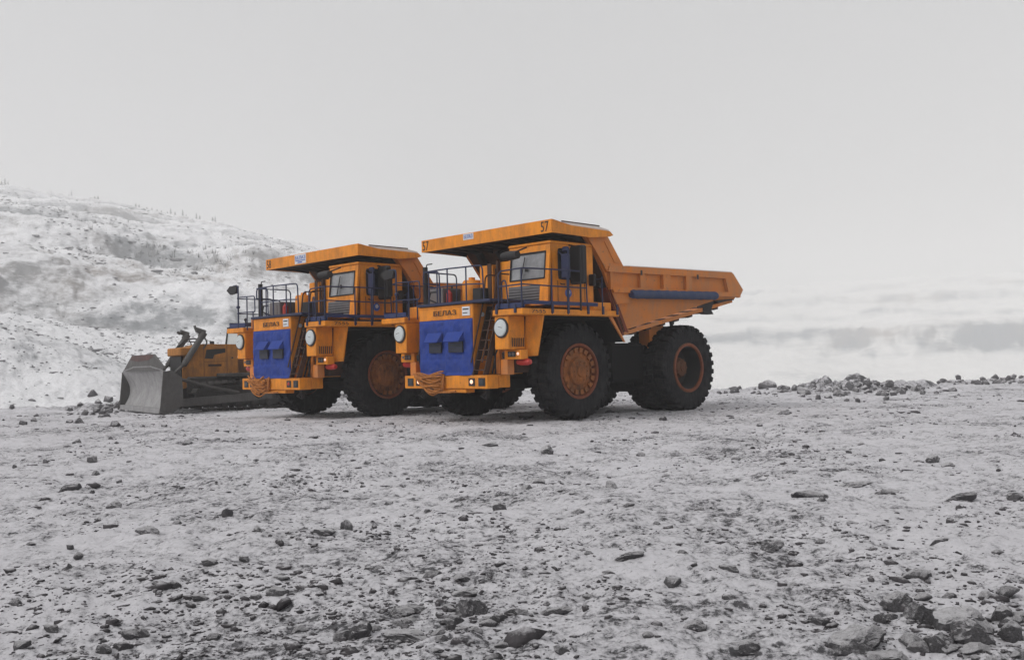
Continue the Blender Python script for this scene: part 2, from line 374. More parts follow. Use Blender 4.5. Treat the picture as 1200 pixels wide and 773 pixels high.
# ------------------------------------------------------------------ terrain meshes
def make_terrain():
    rs = [0.0]; r = 0.6
    while r < 2050:
        rs.append(r)
        k = 0.0040 if r < 14 else (0.0052 if r < 60 else (0.0048 if r < 400 else 0.0065))
        if r < 3.4: k = 0.03
        r *= 1 + k
    rs.append(2080.0)
    rs = np.array(rs[1:])
    az = np.concatenate([np.arange(-180, -34, 3.0), np.arange(-34, 34.001, 0.095), np.arange(37, 178, 3.0)])
    A, RR = np.meshgrid(np.radians(az), rs)
    X = RR * np.sin(A); Y = RR * np.cos(A); Z = height(X, Y)
    nr, na = X.shape
    idx = np.arange(nr * na).reshape(nr, na)
    q = np.stack([idx[:-1, :], idx[1:, :], np.roll(idx, -1, 1)[1:, :], np.roll(idx, -1, 1)[:-1, :]], -1)
    q = q[:, :, ::-1]
    P = np.stack([X.ravel(), Y.ravel(), Z.ravel()], 1)
    azc = np.degrees(A[:-1, :]) + 0 * RR[:-1, :]; rc = RR[:-1, :]
    hillm = (rc > 41.5) & (azc < -3) & (azc > -100)
    pitm = (rc > 58) & (azc >= -3) & (azc < 100)
    gm = ~(hillm | pitm)
    for name, mask, mat, extra in (('ground', gm, 'ground', True), ('hillside', hillm, 'hill', False), ('pit_wall', pitm, 'pit', False)):
        F = q[mask]
        used, inv = np.unique(F.ravel(), return_inverse=True)
        V = P[used]; F = inv.reshape(-1, 4)
        if extra:   # close the hole under the camera
            first = np.where(used < na)[0]; V = np.vstack([V, [[0, 0, hz(0, .3)]]]); ci = len(V) - 1
        me = bpy.data.meshes.new(name)
        loops = F.ravel(); starts = np.arange(len(F)) * 4
        if extra:
            tri = np.array([(ci, first[(k + 1) % na], first[k]) for k in range(na)])
            starts = np.concatenate([starts, len(loops) + np.arange(na) * 3]); loops = np.concatenate([loops, tri.ravel()])
        me.vertices.add(len(V)); me.vertices.foreach_set('co', V.ravel().astype(np.float32))
        me.loops.add(len(loops)); me.loops.foreach_set('vertex_index', loops.astype(np.int32))
        me.polygons.add(len(starts)); me.polygons.foreach_set('loop_start', starts.astype(np.int32))
        me.polygons.foreach_set('use_smooth', np.ones(len(starts), bool))
        me.update(calc_edges=True); me.validate()
        if len(me.polygons) and me.polygons[len(me.polygons) // 2].normal.z < 0: me.flip_normals()
        me.materials.append(M[mat])
        o = bpy.data.objects.new(name, me); C.objects.link(o); o['kind'] = 'structure'
make_terrain()

# ------------------------------------------------------------------ the haul truck
YAW = -2.38141938
T1 = Matrix.Translation((0.0963, 23.8208, 0.0)) @ Matrix.Rotation(YAW, 4, 'Z')
T2 = Matrix.Translation((-4.7241, 27.2875, -0.01)) @ Matrix.Rotation(-2.3782, 4, 'Z')
TR = 1.103

def tyre_mesh(parent, w=0.31):
    m = MB()
    prof = [(.60, -w * .86), (.66, -w * .97), (.76, -w * 1.04), (.90, -w * 1.05), (1.0, -w), (1.045, -w * .86), (1.05, 0), (1.045, w * .86), (1.0, w),
            (.90, w * 1.05), (.76, w * 1.04), (.66, w * .97), (.60, w * .86), (.57, w * .5), (.57, -w * .5)]
    m.lathe(prof, (0, 0, 0), 'y', 64, ring=True)
    nl = 30
    for sd in (-1, 1):
        for k in range(nl):
            a0 = 2 * PI * (k + (0.5 if sd > 0 else 0)) / nl; hw = 0.60 * PI / nl
            def P(a, r, y): return (r * math.cos(a), y, r * math.sin(a))
            y_out, y_in = sd * w * 1.02, sd * w * 0.10; sk = 0.55 * hw
            A = [P(a0 - hw, .985, y_out * 1.03), P(a0 + hw, .985, y_out * 1.03), P(a0 + hw + sk, 1.04, y_in), P(a0 - hw + sk, 1.04, y_in)]
            B = [P(a0 - hw * .85, 1.085, y_out * .95), P(a0 + hw * .85, 1.085, y_out * .95), P(a0 + hw * .85 + sk, TR, y_in), P(a0 - hw * .85 + sk, TR, y_in)]
            m.loft(A, B)
            # side lug ribs on the shoulder
            m.loft([P(a0 - hw * .8, .93, sd * w * 1.04), P(a0 + hw * .8, .93, sd * w * 1.04), P(a0 + hw * .9, 1.0, sd * w * .98), P(a0 - hw * .9, 1.0, sd * w * .98)],
                   [P(a0 - hw * .7, .93, sd * w * 1.08), P(a0 + hw * .7, .93, sd * w * 1.08), P(a0 + hw * .8, 1.06, sd * w * 1.05), P(a0 - hw * .8, 1.06, sd * w * 1.05)])
    return m.build('tyre', 'tyre', parent, angle=32)

def front_wheel(parent, loc, flip=False):
    m = MB()
    m.lathe([(.60, .10), (.635, .24), (.635, .305), (.60, .315), (.575, .30), (.56, .24), (.545, .20), (.53, .12)], (0, 0, 0), 'y', 48, c0=False, c1=False)
    w = m.build('wheel', 'rimring', parent, 'rusty ochre front wheel caked in dirt')
    h = MB(); h.lathe([(.50, .195), (.49, .225), (.33, .235), (.31, .30), (.27, .33), (.15, .34), (.12, .37), (.05, .375)], (0, 0, 0), 'y', 32)
    for k in range(12):
        a = 2 * PI * k / 12; h.lathe([(.022, .33), (.022, .352), (.005, .353)], (.215 * math.cos(a), 0, .215 * math.sin(a)), 'y', 6)
    h.build('hub', 'rimf', w)
    d = MB(); d.lathe([(.54, .17), (.53, .19), (.30, .192)], (0, 0, 0), 'y', 32); d.build('wheel_disc', 'black', w)
    c = MB()
    for k in range(18):
        a = 2 * PI * k / 18; ca, sa = math.cos(a), math.sin(a); tx, tz = -sa, ca
        pts = []
        for (rr, tt, yy) in ((.43, -.045, .22), (.43, .045, .22), (.535, .06, .235), (.535, -.06, .235)):
            pts.append((rr * ca + tt * tx, yy, rr * sa + tt * tz))
        top = [(p[0], p[1] + .055, p[2]) for p in pts]; c.loft(pts, top)
    c.build('rim_clamps', 'rimf', w)
    tyre_mesh(w)
    w.location = loc
    if flip: w.rotation_euler = (0, 0, PI)
    return w
def rear_wheel(parent, loc):
    m = MB()
    m.lathe([(.62, -.16), (.62, .1), (.635, .26), (.635, .305), (.605, .315), (.585, .29), (.57, .22), (.545, .24)], (0, 0, 0), 'y', 48, c0=False, c1=False)
    w = m.build('wheel', 'rimr', parent, 'deep dished brown rear wheel')
    h = MB(); h.lathe([(.27, -.13), (.26, .0), (.22, .04), (.20, .09), (.09, .10), (.08, .13), (.02, .14)], (0, 0, 0), 'y', 32)
    for k in range(10):
        a = 2 * PI * k / 10; h.lathe([(.02, .06), (.02, .085)], (.215 * math.cos(a), 0, .215 * math.sin(a)), 'y', 6)
    h.build('hub', 'rimr', w)
    d = MB(); d.lathe([(.56, .25), (.535, .16), (.515, -.08), (.50, -.14), (.26, -.135)], (0, 0, 0), 'y', 40, c0=False); d.build('wheel_dish', 'black', w)
    r = MB()
    n = 48
    r.lathe([(.545, .285), (.60, .290), (.618, .318), (.60, .328), (.56, .322), (.545, .285)], (0, 0, 0), 'y', n)
    r.f = [f for f in r.f if len(f) == 4]; r.build('rim_ring', 'rimring', w)
    tyre_mesh(w)
    w.location = loc; return w

def rail_path(p, rad=0.12):
    """round the corners of a polyline"""
    p = [Vector(q) for q in p]; out = [p[0]]
    for a, b, c in zip(p, p[1:], p[2:]):
        u = (a - b); v = (c - b); d = min(rad, u.length * .45, v.length * .45); u.normalize(); v.normalize()
        for k in range(6):
            t = k / 5; out.append((1 - t) ** 2 * (b + u * d) + 2 * t * (1 - t) * b + t * t * (b + v * d))
    out.append(p[-1]); return out

def make_truck():
    root = empty('haul_truck', T1)
    # ---- chassis
    m = MB()
    for s in (-1, 1):
        m.box(-5.1, 1.9, s * .42 - .10, s * .42 + .10, .95, 1.45)
    m.box(1.2, 1.9, -.9, .9, .80, 1.15); m.box(-3.0, -2.7, -.5, .5, 1.0, 1.4); m.box(-1.1, .95, -.55, .55, 1.0, 2.1)
    m.box(.5, 1.3, -1.2, 1.2, 1.2, 1.7)
    m.build('chassis_frame', 'tank', root)
    m = MB(); m.tube([(0, -1.45, 1.0), (0, 1.45, 1.0)], .17, 12); m.lathe([(.28, -.5), (.32, 0), (.28, .5)], (0, 0, 1.0), 'y', 16)
    for s in (-1, 1): m.tube([(.05, s * 1.15, .9), (-.05, s * .95, 2.1)], .15, 14)
    m.build('front_axle', 'tank', root)
    m = MB(); m.tube([(-4, -1.6, 1.1), (-4, 1.6, 1.1)], .33, 18); m.lathe([(.40, -.45), (.62, -.15), (.62, .15), (.40, .45)], (-4, 0, 1.1), 'y', 24)
    m.box(-4.2, -2.6, -.28, .28, .85, 1.2)
    m.build('rear_axle', 'tank', root)
    m = MB(); m.bbox(-2.75, -1.45, .95, 1.75, .78, 1.75, .07)
    m.build('fuel_tank', 'tank', root); m = MB(); m.bbox(-2.75, -1.45, -1.75, -.95, .78, 1.75, .07); m.build('oil_tank', 'tank', root)
    m = MB(); m.bbox(-1.3, .9, .55, 1.05, 1.3, 2.3, .04); m.bbox(-1.3, .9, -1.05, -.55, 1.3, 2.3, .04)
    m.build('engine_panels', 'tank', root)
    for s in (-1, 1):
        m = MB(); m.tube([(-3.55, s * .78, 1.0), (-4.15, s * .80, 2.35)], .11, 14); m.tube([(-3.55, s * .78, 1.0), (-3.85, s * .79, 1.7)], .15, 14)
        m.build('hoist_cylinder', 'frame_rust', root)
        m = MB(); m.prism([(-3.12, 2.32), (-3.76, 2.42), (-3.62, 1.80), (-3.14, 1.62)], 'y', s * 1.28, s * 1.62)
        m.build('body_support', 'body_orange', root)
    # ---- wheels
    front_wheel(root, (0, 2.09 - .315, TR)); front_wheel(root, (0, -(2.09 - .315), TR), True)
    w = rear_wheel(root, (-3.993, 2.19 - .315, TR))
    for y, fl in ((1.20, False), (-1.20, True), (-(2.19 - .315), True)):
        c = copy_tree(w, root); c.location = (-3.993, y, TR)
        if fl: c.rotation_euler = (0, 0, PI)
    # ---- bumper
    m = MB(); m.bbox(1.95, 2.303, -1.457, 1.457, .776, 1.074, .015)
    for s in (-1, 1): m.bbox(1.60, 1.94, min(s * 1.457, s * 1.10), max(s * 1.457, s * 1.10), .79, 1.07, .015)
    m.bbox(2.0, 2.27, -.42, .72, .685, .774, .012)
    b = m.build('bumper', 'orange', root)
    for y, lit in ((-1.22, 0), (-.91, 1), (.97, 1), (1.30, 0)):
        m = MB(); h = .105 if not lit else .10
        # frame ring standing proud
        m.box(2.304, 2.318, y - h, y + h, .925 - h * .85, .925 + h * .85); hl = m.build('headlight', 'dark', b, None if lit else 'dark unlit square lamp in the bumper')
        m = MB()
        if lit: m.lathe([(.046, 0), (.042, .012), (.015, .018)], (2.318, y, .93), 'x', 18); m.build('lens', 'lit', hl)
        else: m.box(2.318, 2.324, y - .07, y + .07, .925 - .062, .925 + .062); m.build('lens', 'dglass', hl)
    for s in (-1, 1):
        m = MB(); m.tube([(2.0, s * 1.1, .70), (2.15, s * 1.1, .62), (2.0, s * 1.1, .54)], .03, 8); m.box(1.95, 2.05, s * 1.1 - .05, s * 1.1 + .05, .55, .776)
        m.build('tow_eye', 'black', root)
    # ---- hood with radiator front
    m = MB(); m.bbox(.70, 2.225, -.955, .955, 1.075, 2.665, .02)
    m.box(2.226, 2.236, -.94, .94, 2.345, 2.355); m.box(2.226, 2.236, -.94, .94, 2.61, 2.62)
    hood = m.build('hood', 'orange', root)
    m = MB(); m.bbox(-.3, 2.27, -1.0, 1.56, 2.668, 2.73, .008); m.build('hood_deck', 'rail', root)
    m = MB(); m.box(2.226, 2.245, -.62 + 1.235, .87, 2.40, 2.60); m.build('data_plate', 'white', hood)
    m = MB(); m.box(2.245, 2.249, .64, .84, 2.53, 2.56); m.box(2.245, 2.249, .64, .80, 2.45, 2.47); m.build('plate_print', 'ink', hood)
    m = MB(); m.lathe([(.05, 0), (.05, .02), (.01, .022)], (1.95, .956, 2.42), 'y', 16); m.build('badge', 'white', hood)
    m = MB()
    for k in range(5): m.box(1.0 + k * .2, 1.12 + k * .2, .956, .966, 1.5, 1.9)
    m.build('side_louvre', 'frame_rust', hood)
    # quilted blue cover
    ny, nz = 61, 49; Y = np.linspace(-.93, .945, ny); Zc = np.linspace(1.075, 2.335, nz)
    YY, ZZ = np.meshgrid(Y, Zc)
    seam = -.012 * np.exp(-(((YY + .0) / .02) ** 2)) - .010 * np.exp(-(((ZZ - 1.45) / .015) ** 2))
    q = .010 * np.abs(np.sin(YY * 3.1 * PI / .94)) * np.abs(np.sin(ZZ * 2.2 * PI / .63))
    XX = 2.266 + .034 * fbm(YY + 9, ZZ * .6, .30, 5, .58) + q + seam
    XX[0, :] += .05; XX[1, :] += .03
    edge = np.minimum(np.minimum(YY - Y[0], Y[-1] - YY), ZZ[-1:] * 0 + (Zc[-1] - ZZ)); XX = np.where(edge < .03, 2.24, XX)
    m = MB(); vs = [(float(a), float(b_), float(c)) for a, b_, c in zip(XX.ravel(), YY.ravel(), ZZ.ravel())]
    fs = [(i * ny + j, i * ny + j + 1, (i + 1) * ny + j + 1, (i + 1) * ny + j) for i in range(nz - 1) for j in range(ny - 1)]
    o = len(vs); vs += [(2.2265, v[1], v[2]) for v in vs]; fs += [tuple(o + i for i in f[::-1]) for f in fs]
    per = [j for j in range(ny)] + [i * ny + ny - 1 for i in range(1, nz)] + [(nz - 1) * ny + j for j in range(ny - 2, -1, -1)] + [i * ny for i in range(nz - 2, 0, -1)]
    for a, b_ in zip(per, per[1:] + per[:1]): fs.append((a, b_, b_ + o, a + o))
    m.add(vs, fs); cov = m.build('radiator_cover', 'cloth', root, 'blue quilted winter cover over the radiator', angle=60)
    for y0, y1 in ((-.56, -.05), (.13, .70)):
        m = MB(); A = [(2.29, y0, 2.05), (2.44, y0 + .02, 1.84), (2.43, y0 + .02, 1.82), (2.28, y0, 2.02)]
        B = [(2.29, y1, 2.05), (2.44, y1 - .01, 1.84), (2.43, y1 - .01, 1.82), (2.28, y1, 2.02)]; m.loft(A, B)
        m.add([(2.28, y1, 2.05), (2.44, y1 - .01, 1.83), (2.285, y1, 1.84)], [(0, 1, 2)])
        m.build('flap', 'cloth', cov)
        m = MB(); m.box(2.285, 2.312, y0 + .06, y1 - .02, 1.59, 1.83); v = m.build('vent_window', 'dark', cov)
        g = MB()
        for k in range(7): g.box(2.312, 2.318, y0 + .06, y1 - .02, 1.61 + k * .033, 1.618 + k * .033)
        for l in g.v: pass
        g.build('vent_grid', 'blue', cov)
    # ---- near (left) platform with lamp box, far (right) platform
    def platform(s):
        Y = lambda a, b_: (min(s * a, s * b_), max(s * a, s * b_))
        m = MB(); y0, y1 = Y(1.565, 2.5)
        m.bbox(-.94, 2.2, y0, y1, 2.34, 2.47, .015)
        y0, y1 = Y(1.0, 1.56); m.box(-.9, 1.75, y0, y1, 2.36, 2.45)
        pf = m.build('platform', 'orange', root)
        m = MB(); y0, y1 = Y(2.47, 2.495); m.box(-.20, 2.12, y0, y1, 2.56, 2.64); y0, y1 = Y(1.60, 2.47); m.box(2.10, 2.125, y0, y1, 2.49, 2.60)
        m.build('toe_board', 'blue', pf)
        # lamp box
        m = MB(); y0, y1 = Y(1.57, 2.0); m.bbox(1.65, 2.15, y0, y1, 1.615, 2.339, .015)
        lb = m.build('lamp_box', 'orange', root)
        m = MB(); m.lathe([(.215, -.003), (.215, .03), (.19, .035), (.005, .036)], (2.15, s * 1.80, 2.08), 'x', 32); hl = m.build('headlight', 'dark', lb)
        m = MB(); m.lathe([(.185, 0), (.17, .022), (.09, .034), (.005, .038)], (2.187, s * 1.80, 2.08), 'x', 32); m.build('lens', 'lens', hl)
        m = MB(); m.tube([(2.222, s * 1.76, 2.11), (2.222, s * 1.88, 2.08)], .006, 6); m.build('wiper', 'dark', hl)
        m = MB()
        for k in range(7):
            x = 1.69 + k * .056; m.box(x, x + .022, min(s * 2.001, s * 2.012), max(s * 2.001, s * 2.012), 1.67, 1.86)
        m.build('vent_slots', 'dark', lb)
        # wheel arch front plate
        m = MB()
        A = [(1.62, s * 2.003, 2.338), (1.50, s * 2.42, 2.338), (1.50, s * 2.20, 1.47), (1.62, s * 1.93, 1.46)]
        B = [(1.58, s * 2.003, 2.338), (1.46, s * 2.42, 2.338), (1.46, s * 2.20, 1.47), (1.58, s * 1.93, 1.46)]
        m.loft(A, B); m.build('wheel_arch_plate', 'orange', root)
        m = MB(); m.prism([(-.80, 2.338), (-.74, 2.338), (-1.22, 1.76), (-1.28, 1.76)], 'y', s * 1.55, s * 2.37)
        mg = m.build('mudguard', 'tank', root)  # black as a rubber flap, with the wheel arch shade painted in
        m = MB(); m.prism([(-.80, 2.339), (-.69, 2.339), (-1.20, 1.75), (-1.24, 1.75)], 'y', s * 2.372, s * 2.41); m.build('edge_strip', 'body_orange', mg)
        m = MB(); m.prism([(-.8, 2.33), (1.45, 2.33), (1.45, 2.28), (-.8, 2.28)], 'y', s * 1.05, s * 2.35); m.box(-.9, 1.5, min(s * 1.0, s * 1.06), max(s * 1.0, s * 1.06), 1.4, 2.3)
        m.build('wheel_well', 'tank', root)
        # signal cluster
        m = MB(); y0, y1 = Y(1.60, 2.12); m.bbox(1.68, 1.90, y0, y1, 1.40, 1.605, .01)
        cl = m.build('lamp_bracket', 'orange', root)
        m = MB(); y0, y1 = Y(1.72, 1.96); m.box(1.901, 1.912, y0, y1, 1.455, 1.575); sg = m.build('signal_lamp', 'dark', cl)
        m = MB()
        for yy in (1.78, 1.89): m.lathe([(.042, 0), (.035, .01), (.004, .014)], (1.912, s * yy, 1.515), 'x', 14)
        m.build('lens', 'grey', sg)
        m = MB(); m.lathe([(.034, 0), (.03, .015), (.004, .02)], (1.901, s * 2.03, 1.52), 'x', 14); m.build('signal_lamp', 'litw' if s > 0 else 'grey', cl)
        m = MB(); m.lathe([(.005, -.20), (.055, -.19), (.075, -.1), (.075, .1), (.055, .19), (.005, .20)], (1.72, s * 2.03, 1.34), 'y', 16)
        m.build('lamp_cover', 'redlamp', root, 'red rounded cover under the side lamps')
        m = MB(); y0, y1 = Y(1.50, 1.72); m.bbox(1.72, 1.93, y0, y1, 1.072, 1.40, .01); y0, y1 = Y(1.28, 1.40); m.box(1.62, 1.85, y0, y1, 1.09, 2.3)
        m.build('bracket_post', 'body_orange', root)
        m = MB(); m.lathe([(.06, 0), (.075, .12), (.05, .15)], (1.8, s * 1.52, 1.42), 'z', 12); m.tube([(1.9, s * 1.3, 1.1), (1.95, s * 1.35, 1.5), (1.8, s * 1.45, 1.9)], .02, 6)
        m.build('air_hose', 'black', root)
    platform(1); platform(-1)
    # box on the far platform
    m = MB(); m.bbox(1.0, 1.75, -1.95, -1.05, 2.47, 2.74, .02); m.build('battery_box', 'orange', root)
    m = MB(); m.bbox(.9, 1.45, .962, 1.52, 1.1, 2.3, .03); m.build('engine_side', 'frame_rust', root)
    m = MB()
    for k in range(5): m.tube([(1.9 - k * .05, 1.05 + k * .09, 1.1), (1.75 - k * .04, 1.10 + k * .08, 1.7), (1.6, 1.02 + k * .10, 2.34)], .022, 6)
    m.build('hose_bundle', 'black', root)
    # ---- ladder
    m = MB()
    for y in (1.02, 1.38):
        m.loft([(2.33, y - .015, 1.08), (2.19, y - .015, 1.08), (1.70, y - .015, 2.60), (1.84, y - .015, 2.60)], [(2.33, y + .015, 1.08), (2.19, y + .015, 1.08), (1.70, y + .015, 2.60), (1.84, y + .015, 2.60)]); m.tube(rail_path([(2.36, y, 1.35), (1.95, y, 2.75), (1.88, y, 3.3), (1.5, y, 3.3)]), .018, 6)
    for k in range(7):
        t = (k + .5) / 7; x = 2.27 - .49 * t; z = 1.08 + 1.52 * t; m.box(x - .07, x + .07, 1.03, 1.37, z - .012, z + .012)
    m.build('ladder', 'frame_rust', root)
    # ---- railings
    z0, z1, zm = 2.70, 3.49, 3.10; rad = .017
    m = MB(); X = 2.2
    m.tube(rail_path([(X, -.80, 3.2), (X, -.80, z1), (X, .06, z1 + .01), (X, 1.27, z1 - .01), (X, 1.31, z0)]), rad, 6)
    for y in (-.60, -.30, .07, .72): m.tube([(X, y, z0 - .02), (X, y, z1)], rad, 6)
    m.tube(rail_path([(X, -.58, z1 - .02), (X, -.22, z1 - .03), (X, -.20, z0)]), rad, 6)
    m.tube([(X, -.55, zm), (X, -.05, zm), (X, .71, zm), (X, 1.3, zm - .03)], rad, 6)
    m.tube(rail_path([(X, -.8, 3.22), (X - .5, -.8, 3.22), (X - .5, -.8, z0)]), rad, 6)
    m.tube(rail_path([(X, -.80, z1), (X - 1.1, -.9, z1), (X - 1.1, -.9, z0)]), rad, 6)
    m.build('railing', 'rail', root)
    m = MB(); y = 2.49   # near platform
    m.tube(rail_path([(2.15, 1.72, 2.40), (2.15, 1.72, 3.30), (2.15, 2.46, 3.32), (1.29, y, 3.33), (.18, y, 3.33), (.15, y, 2.42)], .14), rad, 6)
    for p in ((2.15, 2.44), (1.30, 2.50), (.80, 2.50)): m.tube([(p[0], p[1], 2.36), (p[0], p[1], 3.33)], rad * 1.1, 6)
    m.tube([(2.15, 1.74, 2.97), (2.15, 2.45, 2.98), (.2, y, 2.96)], rad, 6)
    m.tube(rail_path([(1.95, 1.62, 2.45), (2.0, 1.66, 3.1), (2.14, 1.95, 3.1), (2.14, 2.02, 2.5)]), rad, 6)
    for p in ((2.203, 1.72, 0), (2.203, 2.30, 0), (1.30, 2.503, 1), (.80, 2.503, 1), (.15, 2.503, 1), (-.35, 2.503, 1), (-.85, 2.503, 1)):
        if p[2]: m.box(p[0] - .03, p[0] + .03, 2.503, 2.53, 2.38, 2.56)
        else: m.box(2.203, 2.23, p[1] - .03, p[1] + .03, 2.38, 2.56)
    m.build('railing', 'rail', root)
    m = MB()   # rear piece of the near platform
    m.tube([(-.35, 2.5, 2.4), (-.35, 2.5, 3.25)], rad, 6); m.tube([(-.85, 2.5, 2.4), (-.85, 2.5, 2.62)], rad, 6); m.tube([(-.35, 2.5, 3.2), (-.5, 2.1, 3.2)], rad, 6)
    m.build('railing', 'rail', root)
    m = MB(); m.bbox(-.75, -.12, 2.0, 2.42, 2.47, 2.66, .015); m.build('step_box', 'orange', root)
    m = MB()   # far platform
    m.tube(rail_path([(2.12, -1.97, 2.40), (2.12, -1.97, 3.66), (2.12, -2.25, 3.66)], .1), .022, 6)
    m.tube(rail_path([(2.12, -1.97, 3.33), (2.12, -1.06, 3.31), (2.12, -1.04, 2.88), (2.12, -1.97, 2.90)], .07), rad, 6)
    m.tube([(2.12, -1.48, 2.40), (2.12, -1.48, 3.32)], rad, 6); m.tube([(2.12, -1.15, 2.40), (2.12, -1.15, 2.9)], rad, 6)
    m.tube(rail_path([(2.12, -1.97, 3.33), (1.9, -2.45, 3.33), (.5, -2.47, 3.33), (.5, -2.47, 2.42)]), rad, 6)
    m.tube(rail_path([(2.12, -1.97, 2.90), (1.9, -2.45, 2.90), (.5, -2.47, 2.9)]), rad, 6)
    m.tube([(1.2, -2.47, 2.4), (1.2, -2.47, 3.33)], rad, 6)
    m.lathe([(.04, -.04), (.05, 0), (.04, .04)], (2.16, -1.90, 3.05), 'y', 10)
    m.build('railing', 'rail', root)
    m = MB(); m.prism([(-2.60, 3.56), (-2.42, 3.67), (-2.02, 3.66), (-2.10, 3.46), (-2.40, 3.43)], 'x', 2.06, 2.14); m.build('rear_view_mirror', 'black', root, 'round backed mirror reaching out over the far side')
    # mast with hook, exhaust-like
    m = MB(); m.tube([(1.95, -1.04, 2.45), (1.95, -1.04, 3.64)], .062, 10); m.tube(rail_path([(1.95, -1.0, 3.6), (1.95, -.98, 3.70), (1.95, -.78, 3.70)], .04), .014, 6)
    m.tube([(1.95, -1.04, 2.9), (1.7, -.75, 2.73)], .02, 6); m.tube([(2.0, -.92, 2.73), (2.0, -.80, 3.02), (2.0, -.55, 3.02)], .022, 6)
    m.build('mast', 'black', root)
    # things on the deck
    m = MB(); m.bbox(.6, 1.2, -1.90, -1.32, 2.731, 3.20, .02); m.box(1.201, 1.215, -1.75, -1.45, 2.85, 3.12); m.build('cooler_box', 'grey', root)
    m = MB(); m.lathe([(.075, 0), (.075, .33), (.03, .38), (.03, .42)], (1.1, -1.18, 2.731), 'z', 14); m.build('fire_extinguisher', 'red', root)
    m = MB(); m.lathe([(.22, 0), (.235, .03), (.235, .56), (.20, .61), (.08, .62), (.08, .68), (.02, .69)], (.85, -.62, 2.731), 'z', 24); m.build('air_cleaner', 'orange', root)
    m = MB(); m.bbox(.5, 1.1, -.33, -.02, 2.731, 3.12, .02); m.build('valve_box', 'black', root)
    m = MB(); m.bbox(-.1, .85, -.34, .12, 2.731, 3.66, .02); m.bbox(-.1, .70, .20, .70, 2.731, 3.72, .02)
    m.build('cabinet', 'orange', root)
    m = MB(); m.box(.851, .865, -.04, .10, 2.75, 3.7); m.box(.72, .80, .20, .26, 2.73, 3.75); m.tube([(.9, .30, 2.73), (.9, .30, 3.55)], .025, 6); m.tube([(.95, .45, 2.73), (.93, .5, 3.5)], .02, 6)
    m.build('cable_duct', 'frame_rust', root)
    # ---- cab
    cb = MB()
    # shell: front frame pieces round the windscreen, side, roof
    yl, yr = .78, 2.10
    fx0, fx1 = 1.02, .90        # bottom / top of the raked front
    def fx(z): return fx0 + (fx1 - fx0) * (z - 2.75) / 1.2
    def quadbox(ya, yb, za, zb, t=.06):
        A = [(fx(za), ya, za), (fx(za), yb, za), (fx(zb), yb, zb), (fx(zb), ya, zb)]
        B = [(p[0] - t, p[1], p[2]) for p in A]; cb.loft(A, B)
    quadbox(yl, yr, 3.80, 3.96); quadbox(yl, yl + .08, 3.20, 3.80); quadbox(yr - .13, yr, 3.20, 3.80); quadbox(yl, yr, 3.06, 3.20); quadbox(yl, yl + .05, 2.66, 3.06); quadbox(yr - .26, yr, 2.66, 3.06); quadbox(yl, yr, 2.60, 2.66)
    # side wall with door window opening
    def side(xa, xb, za, zb): cb.box(xa, xb, yr - .055, yr, za, zb)
    side(-.50, .84, 2.55, 3.18); side(-.50, -.16, 3.18, 3.86); side(.66, .84, 3.18, 3.86); side(-.50, .84, 3.86, 3.99)
    cb.box(-.50, .84, yl, yl + .05, 2.6, 3.96); cb.box(-.50, -.44, yl, yr - .055, 2.6, 3.96)
    cb.bbox(-.52, .93, yl - .02, yr + .03, 3.962, 4.03, .02)
    cab = cb.build('cab', 'orange', root)
    m = MB(); A = [(fx(3.2) - .02, yl + .08, 3.2), (fx(3.2) - .02, yr - .13, 3.2), (fx(3.8) - .02, yr - .13, 3.8), (fx(3.8) - .02, yl + .08, 3.8)]
    m.loft(A, [(p[0] - .012, p[1], p[2]) for p in A]); ws = m.build('windscreen', 'glass', cab)
    m = MB()
    for (a, b_) in (((yl + .08, 3.2), (yl + .08, 3.8)), ((yl + .08, 3.8), (yr - .13, 3.8)), ((yr - .13, 3.8), (yr - .13, 3.2)), ((yr - .13, 3.2), (yl + .08, 3.2))):
        m.tube([(fx(a[1]) + .004, a[0], a[1]), (fx(b_[1]) + .004, b_[0], b_[1])], .018, 6)
    m.build('seal', 'black', ws)
    m = MB(); m.tube([(fx(3.22) + .03, 1.25, 3.22), (fx(3.72) + .02, 1.33, 3.72)], .012, 6); m.box(fx(3.5) + .025, fx(3.5) + .04, 1.36, 1.44, 3.38, 3.48); m.build('wiper', 'black', ws)
    m = MB(); m.box(-.16, .66, yr - .035, yr - .02, 3.18, 3.86); m.build('side_window', 'dglass', cab)
    m = MB(); m.tube(rail_path([(-.16, yr + .004, 3.18), (.66, yr + .004, 3.18), (.66, yr + .004, 3.86), (-.16, yr + .004, 3.86), (-.16, yr + .004, 3.18)], .08), .014, 6)
    m.tube([(.69, yr + .004, 2.62), (.69, yr + .004, 3.14)], .008, 4); m.tube([(-.2, yr + .004, 2.62), (-.2, yr + .004, 3.14)], .008, 4)
    m.build('door_seal', 'black', cab)
    m = MB(); m.tube([(.60, yr, 3.08), (.60, yr + .04, 3.06), (.50, yr + .04, 3.06)], .014, 6); m.build('door_handle', 'black', cab)
    # louvred panel below the windscreen
    m = MB(); m.box(fx(2.66) - .05, fx(2.66) - .03, yl + .05, yr - .26, 2.66, 3.06)
    for k in range(6):
        z = 2.69 + k * .062; A = [(fx(z) - .03, yl + .05, z + .04), (fx(z) + .02, yl + .05, z), (fx(z) + .014, yl + .05, z - .006), (fx(z) - .036, yl + .05, z + .03)]
        m.loft(A, [(p[0], yr - .26, p[2]) for p in A])
    m.build('louvre_panel', 'grey', cab)
    m = MB(); m.lathe([(.105, 0), (.10, .012), (.005, .013)], (.35, yr, 2.87), 'y', 24); dk = m.build('round_decal', 'signblue', cab); 
    m = MB(); m.lathe([(.05, 0), (.048, .006), (.005, .007)], (.35, yr + .0135, 2.89), 'y', 16); m.build('decal_mark', 'white', dk)
